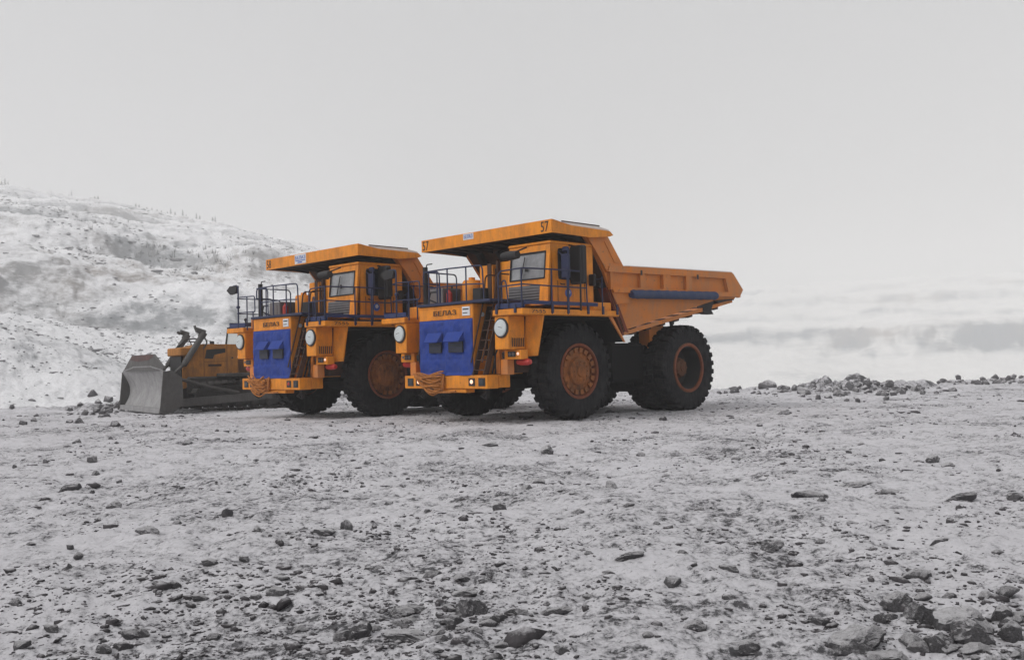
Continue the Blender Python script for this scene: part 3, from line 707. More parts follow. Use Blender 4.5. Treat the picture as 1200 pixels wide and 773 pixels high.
    # visor mirrors and work lamp in front of the cab
    m = MB(); m.lathe([(.02, -.26), (.09, -.24), (.11, 0), (.09, .24), (.02, .26)], (1.45, 1.38, 3.72), 'y', 14); m.tube([(1.45, 1.4, 3.76), (1.0, 1.45, 3.93)], .02, 6)
    m.build('front_mirror', 'black', root)
    # tall door mirrors on the side railing
    m = MB(); m.bbox(.16, .34, 2.13, 2.54, 3.06, 3.93, .04); m.tube([(.36, 2.5, 3.9), (.38, 2.5, 2.45)], .022, 8); m.tube([(.3, 2.35, 3.9), (.3, 2.05, 3.97)], .018, 6)
    m.build('rear_view_mirror', 'black', root)
    m = MB(); m.bbox(.62, .72, 2.22, 2.46, 3.16, 3.72, .035); m.bbox(.60, .70, 2.24, 2.42, 3.76, 3.88, .03); m.tube([(.70, 2.45, 3.8), (.72, 2.45, 2.45)], .02, 8); m.tube([(.66, 2.3, 3.66), (.66, 2.08, 3.8)], .016, 6)
    m.build('rear_view_mirror', 'rail', root)
    m = MB(); m.bbox(-.40, -.30, 2.13, 2.30, 3.05, 3.32, .02); m.build('cab_lamp', 'black', root)
    # ---- dump body
    body_pts = [(-.22, 4.20), (-.51, 3.92), (-.86, 3.45), (-1.58, 2.02), (-5.45, 2.86), (-6.12, 2.93), (-6.31, 2.93), (-6.54, 3.17), (-6.06, 3.57), (-1.56, 3.50), (-.95, 4.30)]
    bd = MB()
    for s in (-1, 1):
        o_, i_ = s * 2.10, s * 2.03
        up = [(-.22, 4.20), (-.55, 3.88), (-.90, 3.40), (-1.08, 3.0), (-6.32, 2.99), (-6.54, 3.18), (-6.06, 3.57), (-1.56, 3.50), (-.93, 4.31)]
        bd.prism(up, 'y', o_, i_)
        # lower side panel leaning in a little
        A = [(-1.10, s * 2.10, 2.998), (-1.58, s * 1.98, 2.02), (-5.42, s * 2.0, 2.86), (-6.30, s * 2.06, 2.93), (-6.32, s * 2.10, 2.985)]
        bd.loft(A, [(p[0], p[1] - s * .06, p[2]) for p in A])
        # recessed-cell frame: top rail, belt, ribs (each proud of the panel)
        Yr = lambda a, b_: (min(s * a, s * b_), max(s * a, s * b_))
        y0, y1 = Yr(2.103, 2.20)
        bd.prism([(-.93, 3.41), (-6.16, 3.46), (-6.04, 3.63), (-1.52, 3.57), (-.98, 3.54)], 'y', y0, y1)
        bd.prism([(-1.06, 3.06), (-6.35, 3.10), (-6.42, 2.98), (-1.12, 2.93)], 'y', y0, y1)
        y0, y1 = Yr(2.103, 2.19)
        for a, b_ in ((-1.02, -1.10), (-2.13, -2.30), (-3.03, -3.32), (-3.98, -4.21)):
            bd.prism([(a, 3.0), (a, 3.5), (b_, 3.5), (b_, 3.0)], 'y', y0, y1)
        bd.prism([(-5.85, 3.08), (-5.72, 3.46), (-6.10, 3.60), (-6.54, 3.18), (-6.36, 2.96)], 'y', Yr(2.103, 2.195)[0], Yr(2.103, 2.195)[1])
        # sill panel between belt and roll
        bd.prism([(-1.12, 2.93), (-1.30, 2.66), (-1.75, 2.72), (-1.75, 2.93)], 'y', Yr(2.09, 2.14)[0], Yr(2.09, 2.14)[1])
        # gusset from canopy to side
        bd.prism([(-.24, 4.22), (-.56, 3.86), (-.93, 3.41), (-1.52, 3.57), (-.90, 4.34)], 'y', Yr(2.103, 2.17)[0], Yr(2.103, 2.17)[1])
        bd.prism([(-.84, 4.12), (-1.12, 4.02), (-1.40, 3.64), (-1.18, 3.64)], 'y', Yr(2.171, 2.19)[0], Yr(2.171, 2.19)[1])
    # front wall, floor, tail lip
    def slab(p, q, t, yw=2.03):
        (x0, z0), (x1, z1) = p, q; L = math.hypot(x1 - x0, z1 - z0); nx, nz = -(z1 - z0) / L * t, (x1 - x0) / L * t
        bd.prism([(x0, z0), (x1, z1), (x1 + nx, z1 + nz), (x0 + nx, z0 + nz)], 'y', -yw, yw)
    slab((-1.55, 1.99), (-6.30, 2.93), .09, 1.99)
    body = bd.build('dump_body', 'body_orange', root, smooth=False)
    m = MB(); m.prism([(-.22, 4.19), (-.87, 3.43), (-1.60, 1.98), (-1.67, 2.0), (-.94, 3.45), (-.28, 4.21)], 'y', -2.028, 2.028); m.build('front_wall', 'frame_rust', body, 'dark sooty front wall of the dump body')  # dark brown colour stands in for shade beneath the canopy
    for s in (-1, 1):
        m = MB(); m.prism([(-1.56, 3.574), (-6.03, 3.634), (-6.03, 3.655), (-3.5, 3.62), (-1.60, 3.592)], 'y', min(s * 2.04, s * 2.19), max(s * 2.04, s * 2.19)); m.build('snow_layer', 'snow', body, 'thin snow along the top rail')
    # bolt heads on the top rail
    m = MB()
    for x in (-2.15, -4.45):
        m.box(x - .03, x + .03, 2.203, 2.215, 3.38, 3.50)
    m.build('rail_bracket', 'dark', body)
    # red-brown edge beam down the front of the side
    for s in (-1, 1):
        m = MB(); m.prism([(-1.06, 3.02), (-1.12, 2.90), (-1.58, 2.01), (-1.70, 1.99), (-1.18, 2.98)], 'y', min(s * 2.103, s * 2.125), max(s * 2.103, s * 2.125))
        m.prism([(-.99, 3.05), (-1.07, 3.05), (-1.62, 1.93), (-1.54, 1.95)], 'y', s * 1.8, s * 2.06)
        m.build('edge_beam', 'rust', body)
    # wall ribs (front wall outside) and floor beams
    m = MB()
    for y in (-1.5, -.75, 0, .75, 1.5):
        m.prism([(-.24, 4.16), (-.10, 4.12), (-.74, 3.36), (-1.46, 1.95), (-1.58, 1.98), (-.88, 3.40)], 'y', y - .07, y + .07)
    for z, x in ((2.6, -1.20), (3.1, -.95)): m.box(x - .05, x + .12, -2.0, 2.0, z - .06, z + .06)
    m.build('front_ribs', 'black', body)
    m = MB()
    for y in (-.62, .62): m.prism([(-1.7, 1.80), (-1.6, 1.96), (-5.6, 2.74), (-5.6, 2.52), (-4.6, 2.22)], 'y', y - .12, y + .12)
    for k in range(7):
        x = -2.0 - k * .58; z = 2.0 + (x + 1.58) * (-.194); m.prism([(x, z + .02), (x - .22, z + .06), (x - .20, z - .11), (x - .02, z - .14)], 'y', -1.95, 1.95)
    m.build('floor_beams', 'frame_rust', body)
    # canopy
    m = MB()
    m.prism([(1.05, 4.17), (1.05, 4.47), (1.01, 4.47), (1.01, 4.20), (.2, 4.24), (-.25, 4.22), (-.95, 4.30), (-.95, 4.33), (-.3, 4.27), (.2, 4.30), (1.01, 4.23)], 'y', -2.30, 2.30)
    for s in (-1, 1):
        y0, y1 = sorted((s * 2.301, s * 2.26)); 
        m.prism([(1.045, 4.175), (1.045, 4.468), (.72, 4.385), (-.55, 4.355), (-.90, 4.345), (-1.02, 4.26), (-.9, 4.22), (-.25, 4.15), (.3, 4.165)], 'y', y0 + s * .002, y1 + s * .004)
    cn = m.build('canopy', 'orange', root, smooth=False)
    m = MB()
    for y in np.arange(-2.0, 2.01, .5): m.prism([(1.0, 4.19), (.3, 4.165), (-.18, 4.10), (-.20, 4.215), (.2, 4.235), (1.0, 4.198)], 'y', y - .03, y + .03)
    m.prism([(1.008, 4.198), (.2, 4.238), (-.25, 4.218), (-.25, 4.200), (.2, 4.220), (1.008, 4.180)], 'y', -2.25, 2.25)  # liner plate added in black, like the ribs, to paint the underside's shade
    m.build('canopy_ribs_shade_liner', 'black', cn)
    m = MB(); m.prism([(1.0, 4.232), (.2, 4.302), (-.3, 4.274), (-.94, 4.335), (-.92, 4.385), (-.55, 4.435), (.60, 4.445), (.70, 4.43), (1.0, 4.36)], 'y', -2.255, 2.255)
    m.build('snow_layer', 'snow', cn, 'thin snow lying on the canopy')
    m = MB(); m.tube([(.66, 2.24, 4.46), (-.60, 2.24, 4.45)], .017, 6); m.build('rim_pipe', 'frame_rust', cn)
    # blue roll along the side
    for s in (-1, 1):
        m = MB(); n = 40; pth = []; rr = []
        for k in range(n + 1):
            t = k / n; x = -1.72 - 3.52 * t; z = 2.905 + .07 * t + .004 * math.sin(k * 1.7); pth.append((x, s * 2.215, z)); rr.append(.108 + .007 * math.sin(k * 2.3) * math.sin(k * .7))
        rr[0] = .085; rr[-1] = .085
        m.tube(pth, rr, 14); rl = m.build('tarp_roll', 'hose', body, 'blue roll strapped along the lower side')
    # tail underside bits, rock ejector, mud flap hanger
    m = MB(); m.box(-5.5, -5.3, -1.95, 1.95, 2.70, 2.86); m.prism([(-4.95, 2.76), (-5.45, 2.86), (-5.30, 2.62), (-5.40, 2.50), (-5.10, 2.50), (-4.92, 2.58)], 'y', 1.80, 2.0)
    m.prism([(-5.4, 2.86), (-6.3, 2.94), (-6.28, 2.90), (-5.9, 2.86), (-5.6, 2.80)], 'y', -2.0, 2.06); m.build('tail_bracket', 'black', body)
    m = MB(); m.prism([(-4.05, 2.56), (-4.28, 2.60), (-4.22, 2.24), (-4.14, 2.20)], 'y', 1.50, 1.58); m.tube([(-4.17, 1.54, 2.3), (-4.18, 1.54, 1.75)], .03, 6)
    m.build('rock_ejector', 'black', body)
    return root

tr1 = make_truck()
tr2 = copy_tree(tr1); tr2.matrix_world = T2
tag(tr1, 'nearest orange haul truck with 57 on both ends of its canopy and blue radiator cover', 'dump truck', 'orange haul trucks parked side by side')
tag(tr2, 'orange haul truck standing between truck 57 and the bulldozer', 'dump truck', 'orange haul trucks parked side by side')
tr2['label'] = 'orange haul truck standing between the truck numbered 57 and the bulldozer'
for o in bpy.data.objects:      # the second truck's bumper lamps are off
    if o.name.startswith('lens') and o.parent and o.parent.name.startswith('headlight') and o.active_material == M['lit']:
        b = o.parent.parent
        if b and b.parent == tr2:
            o.data = o.data.copy(); o.data.materials.clear(); o.data.materials.append(M['redlamp'])
# dirty red-brown front wheel on the second truck
def add_marks(root, near, far, sy0, sy1, sign_full):
    cn = [c for c in children(root) if c.name.startswith('canopy')][0]; hood = [c for c in children(root) if c.name.startswith('hood') and not c.name.startswith('hood_deck')][0]
    pf = [c for c in children(root) if c.name.startswith('platform')]
    pf = [c for c in pf if max(v.co.y for v in c.data.vertices) > 2][0]
    if near: text(near, 'fleet_number', 'ink', cn, (1.0515, 1.97, 4.21), (0, 1, 0), (0, 0, 1), .225, .24)
    text(far, 'fleet_number', 'ink', cn, (1.0515, -2.25, 4.21), (0, 1, 0), (0, 0, 1), .225, .24)
    m = MB(); z0, z1 = (4.20, 4.455) if sign_full else (4.31, 4.455); m.box(1.0505, 1.058, sy0, sy1, z0, z1); sg = m.build('sign', 'white', cn)
    w = sy1 - sy0
    text('БЕЛАЗ', 'sign_lettering', 'signblue', sg, (1.0585, sy0 + .03, z1 - .115 - (.02 if sign_full else 0)), (0, 1, 0), (0, 0, 1), .10 if sign_full else .095, w - .06)
    if sign_full:
        m = MB(); m.box(1.0585, 1.061, sy0 + .03, sy1 - .03, z0 + .075, z0 + .10); m.box(1.0585, 1.061, sy0 + .15, sy1 - .2, z0 + .02, z0 + .055); m.build('sign_lettering', 'signblue', sg)
    text('БЕЛАЗ', 'lettering', 'ink', hood, (2.2375, -.40, 2.435), (0, 1, 0), (0, 0, 1), .115, .80, depth=.008)
    text('7555', 'lettering', 'ink', pf, (1.92, 2.5015, 2.375), (-1, 0, 0), (0, 0, 1), .075, .42, depth=.004)
add_marks(tr1, '57', '57', -.67, -.30, False)
add_marks(tr2, None, '58', -.72, -.15, True)

# ---- tow ropes over the bumpers
def tow_rope(T, label, seed, variant):
    rd = random.Random(seed); m = MB(); c = Vector((2.36, -.42, .90))
    ns = 13
    for k in range(ns):
        t = k / (ns - 1); pts = []
        ya = -.98 + .22 * rd.random(); yb = .02 + .10 * (rd.random() - .5)
        za = 1.12 - .20 * t + .05 * rd.random(); zb = 1.16 - .44 * t
        if variant: yb += -.02; za = 1.16 - .16 * t if k % 3 else .80; zb = 1.08 - .32 * t
        n = 12
        for i in range(n + 1):
            s = i / n; y = ya + (yb - ya) * s; z = za + (zb - za) * s - .16 * math.sin(PI * s) * (.3 + .7 * t) + .02 * math.sin(s * 9 + k)
            x = 2.345 + .055 * math.sin(PI * min(1, s * 1.2)) + .03 * (k % 3) + .012 * math.sin(s * 11 + k * 2)
            pts.append((x, y, z))
        m.tube([Vector(p) - c for p in pts], .020, 6)
    # tied end and a tail over the bumper top
    m.tube([Vector(p) - c for p in ((2.33, .02, 1.10), (2.38, .06, .95), (2.36, .03, .78), (2.34, -.03, .70))], .03, 6)
    m.tube([Vector(p) - c for p in ((2.36, -.9, 1.0), (2.2, -.98, 1.10), (2.1, -.97, 1.12), (2.05, -.85, 1.10))], .028, 6)
    m.tube([Vector(p) - c for p in ((2.36, -.55, .74), (2.38, -.2, .695), (2.36, .25, .70), (2.34, .45, .72))], .024, 6)
    if variant:
        m.tube([Vector(p) - c for p in ((2.42, -.95, 1.02), (2.44, -.72, .93), (2.42, -.50, .72), (2.38, -.38, .66))], .028, 6)
        m.tube([Vector(p) - c for p in ((2.42, -.80, 1.05), (2.44, -.40, .98), (2.42, -.10, 1.12))], .026, 6)
    o = m.build('tow_rope', 'rope'); o.matrix_world = T @ Matrix.Translation(c); tag(o, label, 'rope', 'tow ropes slung over the truck bumpers'); return o
tow_rope(T1, 'thick ochre tow rope bundled over the bumper of the truck numbered 57', 3, 0)
tow_rope(T2, 'thick ochre tow rope draped over the bumper of the truck beside the bulldozer', 5, 1)

# ------------------------------------------------------------------ bulldozer
TD = Matrix.Translation((-9.64, 35.25, 0.0)) @ Matrix.Rotation(R(-145.3), 4, 'Z')
def make_dozer():
    root = empty('bulldozer', TD)
    tag(root, 'dirty yellow crawler bulldozer with a wide grey blade parked left of the trucks', 'bulldozer')
    # blade: curved mouldboard
    def sec(y, ztop):
        pts = []
        for k in range(11):
            t = k / 10; z = ztop * t; x = 3.62 - .30 * math.sin(PI * min(1, t * 1.02)) ** 1.0 * .9 - .02 * t
            pts.append((x, y, z))
        return pts
    ys = [-2.65, -2.55, -1.95, -1.25, -1.2, 0, 1.2, 1.25, 1.95, 2.55, 2.65]; zt = [1.30, 1.36, 1.42, 1.48, 1.5, 1.5, 1.5, 1.48, 1.42, 1.36, 1.30]
    m = MB(); rows = [sec(y, z) for y, z in zip(ys, zt)]; n = 11; vs = [p for r in rows for p in r]; o = len(vs); vs += [(p[0] - .09, p[1], p[2]) for p in vs]
    fs = []
    for i in range(len(rows) - 1):
        for k in range(n - 1):
            a = (i * n + k, (i + 1) * n + k, (i + 1) * n + k + 1, i * n + k + 1); fs += [a, tuple(o + q for q in a[::-1])]
    per = [k for k in range(n)] + [i * n + n - 1 for i in range(1, len(rows))] + [(len(rows) - 1) * n + k for k in range(n - 2, -1, -1)] + [i * n for i in range(len(rows) - 2, 0, -1)]
    for a, b_ in zip(per, per[1:] + per[:1]): fs.append((a, b_, b_ + o, a + o))
    m.add(vs, fs); bl = m.build('blade', 'blade', root, angle=40)
    m = MB(); m.prism([(-2.60, 1.33), (-2.35, 1.46), (-1.35, 1.88), (1.40, 1.88), (2.62, 1.42), (2.62, 1.33)], 'x', 3.50, 3.58)
    sg = m.build('spill_guard', 'blade_edge', bl)
    m = MB(); m.prism([(-1.5, 1.72), (-1.30, 1.865), (1.35, 1.865), (1.5, 1.80), (.9, 1.70), (-.4, 1.66)], 'x', 3.582, 3.59); m.build('top_plate', 'redtop', bl)
    m = MB(); m.box(3.56, 3.70, -2.62, 2.62, -.03, .14); m.build('cutting_edge', 'blade', bl)
    for s in (-1, 1):
        y0, y1 = sorted((s * 2.652, s * 2.72)); m = MB()
        m.prism([(3.72, -.02), (3.60, 1.30), (3.35, 1.34), (3.02, 1.10), (2.98, .25), (3.3, -.02)], 'y', y0, y1)
        m.prism([(3.76, -.03), (3.70, .30), (3.45, .30), (3.45, -.03)], 'y', min(s * 2.722, s * 2.76), max(s * 2.722, s * 2.76)); m.build('end_bit', 'blade_edge', bl)
    m = MB()
    for y in (-1.7, 0, 1.7): m.box(3.05, 3.28, y - .10, y + .10, .25, 1.25)
    m.box(3.1, 3.28, -2.5, 2.5, .3, .45); m.box(3.1, 3.27, -2.5, 2.5, 1.05, 1.18); m.build('blade_ribs', 'blade_edge', bl)
    # push arms, braces, lift cylinders
    for s in (-1, 1):
        m = MB(); A = [(3.1, s * 1.80, .38), (3.1, s * 1.80, .12), (-.2, s * 1.95, .30), (-.2, s * 1.95, .56)]; m.loft(A, [(p[0], p[1] + s * .16, p[2]) for p in A]); m.build('push_arm', 'blade_edge', root)
        m = MB(); m.tube([(3.05, s * 1.75, 1.12), (1.8, s * 1.86, .72), (.9, s * 1.9, .52)], [.05, .075, .075], 10); m.build('tilt_brace', 'track', root)
        m = MB(); m.tube([(3.0, s * .98, 1.02), (2.42, s * .96, 1.55)], .055, 10); m.tube([(2.46, s * .96, 1.50), (1.80, s * .95, 2.52)], .105, 12)
        m.tube([(1.86, s * .95, 2.44), (1.76, s * .95, 2.60)], .13, 12); m.tube([(1.72, s * .95, 2.60), (2.02, s * .95, 2.70)], .09, 10)
        m.tube([(2.02, s * .95, 2.68), (2.08, s * .95, 2.84)] if s > 0 else [(2.02, s * .95, 2.62), (2.12, s * .95, 2.70)], .045, 8); m.tube(rail_path([(1.80, s * .95, 2.55), (1.62, s * .9, 2.25), (1.75, s * .8, 2.05)]), .025, 6)
        m.build('lift_cylinder', 'blade_edge', root)
        # crawler track
        loop = []
        R0 = .40; cf = (1.9, .42); cr = (-1.9, .55); 
        for k in range(13): a = -PI / 2 + PI * k / 12; loop.append((cf[0] + R0 * math.cos(a), cf[1] + R0 * math.sin(a)))
        for k in range(13): a = PI / 2 + PI * k / 12; loop.append((cr[0] + .52 * math.cos(a), cr[1] + .52 * math.sin(a)))
        P = [Vector((q[0], q[1])) for q in loop]; segs = []
        # resample
        pts = P + [P[0]]; L = [0]
        for a, b_ in zip(pts, pts[1:]): L.append(L[-1] + (b_ - a).length)
        nsh = 44; m = MB(); ya, yb = sorted((s * 1.22, s * 1.78))
        def at(d):
            d %= L[-1]
            for i in range(len(L) - 1):
                if L[i + 1] >= d: t = (d - L[i]) / (L[i + 1] - L[i] + 1e-9); return pts[i].lerp(pts[i + 1], t)
        for k in range(nsh):
            a = at(L[-1] * k / nsh); b_ = at(L[-1] * (k + .88) / nsh); d = (b_ - a).normalized(); nn = Vector((d.y, -d.x))
            m.prism([tuple(a), tuple(b_), tuple(b_ + nn * .05), tuple(a + nn * .05)], 'y', ya, yb)
            m.prism([tuple(a + nn * .05), tuple(a + d * .03 + nn * .05), tuple(a + d * .02 + nn * .11), tuple(a + nn * .11)], 'y', ya, yb)
        inner = [tuple(at(L[-1] * k / 60)) for k in range(60)]
        tk = m.build('crawler_track', 'track', root)
        m = MB(); y0, y1 = sorted((s * 1.32, s * 1.66)); m.prism([(-1.9, .12), (1.85, .12), (2.0, .5), (1.6, .78), (-1.8, .95), (-2.2, .6)], 'y', y0 + .06, y1 - .06)
        m.lathe([(.36, -.12), (.36, .12)], (1.9, s * 1.5, .42), 'y', 20); m.lathe([(.46, -.12), (.46, .12)], (-1.9, s * 1.5, .55), 'y', 20)
        for k in range(6): m.lathe([(.13, -.22), (.13, .22)], (-1.3 + k * .52, s * 1.5, .17), 'y', 12)
        for x in (-.6, .7): m.lathe([(.09, -.2), (.09, .2)], (x, s * 1.5, .82), 'y', 10)
        m.build('track_frame', 'track', tk)
        m = MB(); m.bbox(-2.0, 1.3, min(s * .8, s * 1.75), max(s * .8, s * 1.75), 1.08, 1.20, .02); m.build('fender', 'track', root)
    # hull and hood
    m = MB(); m.bbox(-2.2, 2.3, -.85, .85, .45, 1.1, .05); m.build('hull', 'track', root)
    m = MB(); m.prism([(2.42, .70), (2.42, 1.35), (2.30, 2.08), (1.72, 2.22), (.55, 2.20), (.50, 1.12), (1.2, 1.06)], 'y', -.75, .75)
    hd = m.build('hood', 'dozer', root, smooth=False)
    m = MB(); m.bbox(2.0, 2.52, -.80, .80, 1.82, 2.10, .03); m.build('hood_cap', 'dozer', hd, 'pale worn cap over the grille')
    m = MB(); m.box(2.421, 2.46, -.66, .66, .85, 1.8)
    m.build('grille', 'black', hd)
    m = MB(); m.prism([(1.68, 1.72), (1.62, 2.02), (.96, 2.06), (.96, 1.92), (1.35, 1.84), (1.40, 1.70)], 'y', .751, .757); m.build('side_opening', 'dark', hd)
    m = MB(); m.box(1.10, 1.56, .751, .756, 1.44, 1.52); m.build('name_strip', 'frame_rust', hd)
    m = MB(); m.box(1.70, 1.712, .751, .758, 1.1, 2.2); m.box(.90, .912, .751, .758, 1.1, 2.18); m.box(.92, 1.7, .751, .757, 1.60, 1.612); m.build('panel_gap', 'frame_rust', hd)
    m = MB(); m.lathe([(.03, 0), (.03, .02), (.005, .03)], (.72, .75, 1.73), 'y', 10); m.build('latch', 'dark', hd)
    m = MB(); m.lathe([(.08, 0), (.08, .12), (.05, .13)], (1.25, .2, 2.2), 'z', 12); m.build('exhaust', 'black', hd)
    # cab
    m = MB()
    for s in (-1, 1):
        m.tube(rail_path([(.22, s * .78, 1.62), (.42, s * .80, 2.2), (.32, s * .80, 2.86), (-.3, s * .8, 2.93), (-1.0, s * .8, 2.90)], .16), .04, 8)
        m.tube([(-.02, s * .80, 2.88), (-.02, s * .82, 1.9), (.20, s * .8, 1.55)], .045, 8)
    for x in (-.7, -1.4):
        for s in (-1, 1): m.box(x - .05, x + .05, s * .8 - .04, s * .8 + .04, 1.15, 2.9)
    m.tube([(.36, -.78, 2.82), (.36, .78, 2.82)], .035, 8)
    cf = m.build('cab', 'black', root)
    m = MB(); m.bbox(-1.45, .26, -.84, .84, 2.90, 2.96, .03); m.build('cab_roof', 'black', cf)
    m = MB(); m.box(-1.4, .15, -.78, .78, 1.15, 1.75); m.build('cab_base', 'dozer', cf)
    m = MB(); m.loft([(.40, -.76, 2.2), (.40, .76, 2.2), (.32, .76, 2.84), (.32, -.76, 2.84)], [(.39, -.76, 2.2), (.39, .76, 2.2), (.31, .76, 2.84), (.31, -.76, 2.84)])
    for s in (-1, 1): m.box(.02, .30, min(s * .79, s * .80), max(s * .79, s * .80), 1.8, 2.82)
    m.build('cab_window', 'lens', cf)
    m = MB(); m.tube([(.15, .55, 2.96), (.15, .55, 3.04)], .03, 8); m.lathe([(.05, 0), (.06, .05), (.03, .10)], (.15, .55, 3.03), 'z', 12); m.build('beacon', 'black', cf)
    # blade-side hose bundle and rear
    m = MB(); m.tube([(2.3, -.5, 2.1), (2.0, -.3, 2.40), (1.9, .3, 2.42), (1.85, .85, 2.35)], .028, 8); m.tube([(2.1, -.9, 2.2), (1.9, -.5, 2.34), (1.9, .4, 2.30)], .022, 8); m.build('hydraulic_hose', 'black', root)
    m = MB(); m.bbox(-2.4, -1.1, -.8, .8, 1.1, 2.0, .05); m.build('fuel_tank', 'dozer', root)
    m = MB(); m.prism([(-2.3, .7), (-3.1, 1.2), (-3.3, .4), (-3.2, .1), (-3.05, .4), (-2.9, .8), (-2.3, .4)], 'y', -.12, .12); m.build('ripper', 'blade_edge', root)
    return root
make_dozer()

# ------------------------------------------------------------------ rocks
def ico(sub):
    import bmesh
    bm = bmesh.new(); bmesh.ops.create_icosphere(bm, subdivisions=sub, radius=1); 
    v = np.array([q.co[:] for q in bm.verts]); f = [tuple(x.index for x in q.verts) for q in bm.faces]; bm.free(); return v, f
def rock_mesh(seed, flatness, ncut=12, sub=4):
    rs = np.random.RandomState(seed); v, f = ico(sub); v = v.copy()
    v += .16 * np.stack([fbm(v[:, 0] + seed, v[:, 1] + v[:, 2], .9, 3, .5, 1.3 * k) for k in range(3)], 1)
    for _ in range(ncut):
        n = rs.randn(3); n[2] = n[2] * .8 + .35 * rs.rand(); n /= np.linalg.norm(n); d = .42 + .42 * rs.rand()
        t = v @ n; over = np.clip(t - d, 0, None); v -= over[:, None] * n * .96
    v += .035 * rs.randn(1, 3)
    nn = v / np.linalg.norm(v, axis=1, keepdims=True)
    v += nn * (0.075 * (fbm(v[:, 0] * 3 + seed, v[:, 1] * 3 + v[:, 2] * 2.5, .8, 5, .62))[:, None])
    v[:, 2] *= flatness
    v /= np.abs(v).max(0) * np.array([1, 1, 1]); v[:, 2] *= 1.0
    me = bpy.data.meshes.new('rock'); me.from_pydata(v.tolist(), [], f); me.update(); me.materials.append(M['rock'])
    me.polygons.foreach_set('use_smooth', [True] * len(me.polygons)); me.set_sharp_from_angle(angle=R(28)); return me
ROCKS = [rock_mesh(20 + i, 1, 9 + i % 6) for i in range(10)]
RSMALL = [rock_mesh(60 + i, 1, 8 + i % 4, 3) for i in range(8)]
def ray(u, v):      # measured position in the photograph -> spot on the level ground
    d = f_ + rr_ * ((u - 600) / 1146.6) - uu_ * ((v - 386.5) / 1146.6); return d
def spot(u, v, z=0.0):
    d = ray(u, v); t = (z - CH) / d.z; return d.x * t, d.y * t
def put_rock(name, x, y, w, h, dep=None, label=None, group=None, cat='rock', sink=.35, small=False, rz=None):
    me = rnd.choice(RSMALL if small else ROCKS); o = bpy.data.objects.new(name, me); C.objects.link(o)
    dep = dep or min(w * rnd.uniform(.6, .95), max(h * rnd.uniform(1.6, 2.6), .25 * w))
    o.scale = (w / 2, dep / 2, h / (2 - 2 * sink)); o.rotation_euler = (rnd.uniform(-.18, .18), rnd.uniform(-.18, .18), rz if rz is not None else rnd.choice((0, PI)) + rnd.uniform(-.45, .45))
    o.location = (x, y, hz(x, y) + h / (2 - 2 * sink) * (1 - 2 * sink) * .8)
    tag(o, label, cat, group); return o
def rock_px(u, v, wpx, hpx, label=None, group=None, **k):
    """u = centre, v = foot of the stone in the photo, sizes in photo pixels turned into metres at that distance"""
    x, y = spot(u, v); z = hz(x, y)
    x, y = spot(u, v, z * .9); s = y / 1146.6
    return put_rock('rock', x, y + wpx * s * .25, wpx * s, max(hpx * s, .02), None, label, group, **k)
